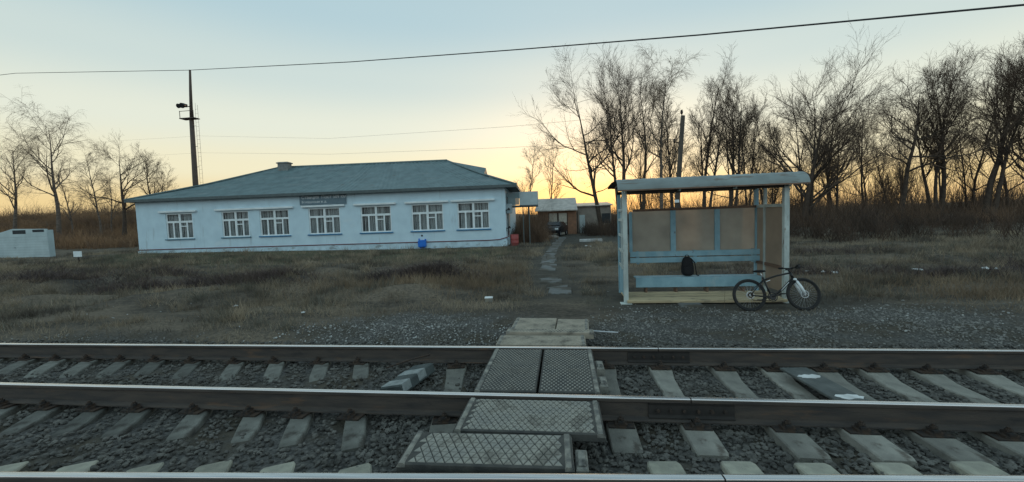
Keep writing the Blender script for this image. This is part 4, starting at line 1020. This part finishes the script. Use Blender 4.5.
tree('big drooping birch standing behind the pale shed', -66.2, 45, 31, True, lean=(.085,0), twig=.008, H=15.8, r0=.30, trunks=1, spread=.85, first=.40, len1=.36, droop=.30, z=.2, **A_)
tree('leaning bare trunk at the left edge of the view', -71.6, 44, 32, True, H=13.1, r0=.26, spread=.8, first=.38, len1=.34, droop=.22, lean=(-.02,0), twig=.008, z=.2, **B_)
tree('slim drooping birch between the big birch and the forked tree', -61.0, 46, 33, True, lean=(.07,0), twig=.008, H=11.7, r0=.15, spread=.6, first=.38, len1=.28, droop=.22, z=.2, **B_)
tree('spreading crooked tree with dark trunk left of the building', -55.0, 44, 34, lean=(.08,0), twig=.008, H=11.2, r0=.28, spread=.95, first=.38, len1=.44, wig=.2, up=.05, z=.1, **B_)
tree('forked bare tree touching the left end of the building roof', -52.2, 46, 35, lean=(.08,0), twig=.008, H=11.2, r0=.2, trunks=2, spread=.6, first=.4, len1=.30, z=.1, **S_)
tree('small drooping birch just right of the leaning edge trunk', -69.8, 49, 36, True, lean=(.08,0), twig=.008, H=9.5, r0=.13, spread=.6, first=.25, len1=.28, droop=.25, **S_)
tree('thin birch sapling close beside the big birch', -64.6, 50, 37, True, lean=(.08,0), twig=.008, H=9.0, r0=.11, spread=.6, first=.25, len1=.28, droop=.25, **S_)

back = [tree('x', 0, 0, 90+k, group='back row of thin trees', H=(13.5,12.2,14.5,11.5)[k], r0=.15, trunks=(1,2,1,3)[k], spread=(.55,.7,.9,.5)[k], first=.2, len1=(.32,.36,.42,.30)[k], up=(.12,.08,.05,.14)[k], z=0, **B_) for k in range(4)]
for i, x in enumerate([9.5, 13.8, 19.5, 24.0, 27.4, 30.6, 34.2, 37.0, 41.5, 44.6, 48.2, 52.0, 56.0, 60.5]):
    o = back[i] if i < 4 else copy_tree(back[i % 4])
    y = 51+((i*37) % 9); o.location = (x*y/50, y, G(x*y/50, y)); o.rotation_euler = (0, 0, i*1.7); k = .88+.05*((i*7) % 6); o.scale = (k, k, k)
    o['label'] = '%s thin tree of the back row beyond the thicket, counted rightwards from the garage' % ORD[i]

# thickets: dense masses of thin stems nobody could count
def thicket(name, n, x0, x1, y0, y1, hf, rad, m, label, seed, lean=.35, twigs=2, solid=True, cl=.9, patchy=True):
    """clumped bushes of thin leaning stems with side twigs"""
    c = rnd(max(4, n//22), x0, x1, y0, y1)
    if solid: c = c[outside(c, SOLID)]
    c = c[in_view(c, 3)]; c = c[rs.rand(len(c)) < (0 if patchy else 1)+.15+1.5*sstep(.30, .62, vnoise(c[:,0], c[:,1], .30, seed+5))]; k = vnoise(c[:,0], c[:,1], .22, seed); hc = hf*(.3+.8*k)*(.5+.8*rs.rand(len(c)))
    p = np.repeat(c, 22, 0) + rs.randn(len(c)*22, 2)*cl*.45; h = np.repeat(hc, 22)*(.45+.6*rs.rand(len(p)))
    B = G3(p, -.05); B0 = B.copy(); H_ = h; RD = np.full(len(h), rad)
    for t in range(twigs):
        q = B0.copy(); f_ = .2+.6*rs.rand(len(h)); q[:,2] += h*f_; q[:,:2] += rs.randn(len(h),2)*(.10+.25*f_[:,None])*h[:,None]*.5
        B = np.concatenate([B, q]); H_ = np.concatenate([H_, h*(.18+.3*rs.rand(len(h)))]); RD = np.concatenate([RD, np.full(len(h), rad*.6)])
    return tag(stems(name, B, H_, RD, lean, m, seed, .8, 4), label, 'thicket', kind='stuff')
thicket('brown_thicket', 10000, 6.2, 62, 24, 42, 2.1, .018, M_scrub, 'dense dark brown thicket under the trees on the right', 61, .8, 4)
thicket('rusty_scrub', 8000, 6, 66, 40, 56, 3.2, .018, M_scrub_red, 'tall rusty scrub glowing behind the right-hand trees', 62, .6, 4)
thicket('bank_brush', 40000, -112, -27, 36, 66, 1.9, .026, M_bank, 'reddish brown brush on the bank left of the building', 63, .8, 4, True, 1.3, False)
thicket('reddish_brush', 2600, -3.9, -1.7, 31, 43, 2.7, .016, M_scrub_red, 'reddish brush between the porch and the garage', 64, .5, 4, False)
thicket('trunk_brush', 1600, 2.4, 7, 36, 45, 2.3, .018, M_scrub, 'dark brush round the trunks in front of the outbuilding', 65, .6, 4, False)
thicket('young_poles', 2600, 7, 74, 45, 66, 8.5, .03, M_twig, 'thin young growth filling the gaps between the right-hand trees', 67, .35, 5, True, 2.2)
thicket('distant_woods', 16000, -140, 120, 75, 115, 6.0, .035, M_scrub_red, 'far brown woodland along the horizon', 66, .7, 3, True, 3)

# ------------------------------------------------------------------ sky, sun, camera
w = bpy.data.worlds.new('World'); scene.world = w; w.use_nodes = True
nt = w.node_tree; N = nt.nodes; L = nt.links; N.clear()
out = N.new('ShaderNodeOutputWorld')
SUN_AZ = R(4.0); SUN_EL = R(2.0)          # azimuth right of +Y
sky = N.new('ShaderNodeTexSky'); sky.sky_type = 'NISHITA'; sky.sun_disc = False; sky.sun_elevation = SUN_EL; sky.sun_rotation = SUN_AZ
sky.air_density = 1; sky.dust_density = 2.0; sky.ozone_density = 1.5
bg1 = N.new('ShaderNodeBackground'); bg1.inputs[1].default_value = .03; sky.altitude = 100; L.new(sky.outputs[0], bg1.inputs[0])
tc = N.new('ShaderNodeTexCoord'); sp = N.new('ShaderNodeSeparateXYZ'); L.new(tc.outputs['Generated'], sp.inputs[0])
def ramp(stops):
    r = N.new('ShaderNodeValToRGB'); cr = r.color_ramp; cr.interpolation = 'EASE'
    while len(cr.elements) < len(stops): cr.elements.new(.5)
    for e, (p, c) in zip(cr.elements, stops): e.position = p; e.color = (*c, 1)
    L.new(sp.outputs['Z'], r.inputs[0]); return r.outputs[0]
front = ramp([(0,(.80,.52,.22)),(.05,(.84,.64,.32)),(.12,(.85,.79,.56)),(.21,(.76,.79,.67)),(.31,(.59,.69,.66)),(.43,(.44,.60,.65)),(.7,(.35,.50,.58))])
back = ramp([(0,(.64,.64,.62)),(.2,(.80,.97,1.02)),(.5,(.67,.93,1.0)),(1,(.34,.48,.54))])  # sky behind the camera, made brighter and bluer to light the facing walls
# warm glow round the place where the sun has just gone down
vd = N.new('ShaderNodeVectorMath'); vd.operation = 'DOT_PRODUCT'; L.new(tc.outputs['Generated'], vd.inputs[0])
vd.inputs[1].default_value = (math.sin(SUN_AZ), math.cos(SUN_AZ), .02)
pw = N.new('ShaderNodeMath'); pw.operation = 'POWER'; cl_ = N.new('ShaderNodeMath'); cl_.operation = 'MAXIMUM'; cl_.inputs[1].default_value = 0
L.new(vd.outputs['Value'], cl_.inputs[0]); L.new(cl_.outputs[0], pw.inputs[0]); pw.inputs[1].default_value = 22
bg3 = N.new('ShaderNodeBackground'); bg3.inputs[0].default_value = (.22,.12,.03,1); L.new(pw.outputs[0], bg3.inputs[1])
mr = N.new('ShaderNodeMapRange'); mr.interpolation_type = 'SMOOTHSTEP'; mr.inputs['From Min'].default_value = -.25; mr.inputs['From Max'].default_value = .45
L.new(sp.outputs['Y'], mr.inputs[0])
mx = N.new('ShaderNodeMix'); mx.data_type = 'RGBA'; L.new(mr.outputs[0], mx.inputs[0]); L.new(back, mx.inputs[6]); L.new(front, mx.inputs[7])
bg2 = N.new('ShaderNodeBackground'); bg2.inputs[1].default_value = 1.0; L.new(mx.outputs[2], bg2.inputs[0])
ad = N.new('ShaderNodeAddShader'); L.new(bg1.outputs[0], ad.inputs[0]); L.new(bg2.outputs[0], ad.inputs[1]); ad2 = N.new('ShaderNodeAddShader'); L.new(ad.outputs[0], ad2.inputs[0]); L.new(bg3.outputs[0], ad2.inputs[1]); L.new(ad2.outputs[0], out.inputs[0])
sl_ = bpy.data.lights.new('sun', 'SUN'); sl_.energy = .5; sl_.angle = R(.5); sl_.color = (1,.62,.32)
so = bpy.data.objects.new('sun', sl_); C.objects.link(so)
d = Vector((math.sin(SUN_AZ)*math.cos(SUN_EL), math.cos(SUN_AZ)*math.cos(SUN_EL), math.sin(SUN_EL)))
so.rotation_euler = d.to_track_quat('Z', 'Y').to_euler(); so.location = (0, 30, 30)

cam = bpy.data.cameras.new('camera'); co = bpy.data.objects.new('camera', cam); C.objects.link(co)
YAW, PITCH, ROLL = R(7.3), R(-3.4), R(2.0)
f = Vector((-math.sin(YAW)*math.cos(PITCH), math.cos(YAW)*math.cos(PITCH), math.sin(PITCH)))
r_ = Vector((math.cos(YAW), math.sin(YAW), 0)); u = r_.cross(f)
r2 = r_*math.cos(ROLL)-u*math.sin(ROLL); u2 = u*math.cos(ROLL)+r_*math.sin(ROLL)
mtx = Matrix((r2, u2, -f)).transposed().to_4x4(); mtx.translation = (0, 0, 1.92)
co.matrix_world = mtx
cam.sensor_width = 36; cam.lens = 400/1024*36; cam.clip_start = .05; cam.clip_end = 8000
scene.camera = co
scene.view_settings.view_transform = 'Standard'; scene.view_settings.look = 'None'; scene.view_settings.exposure = 0; scene.view_settings.gamma = 1
scene.view_settings.use_curve_mapping = False
scene.cycles.max_bounces = 6; scene.cycles.transparent_max_bounces = 12
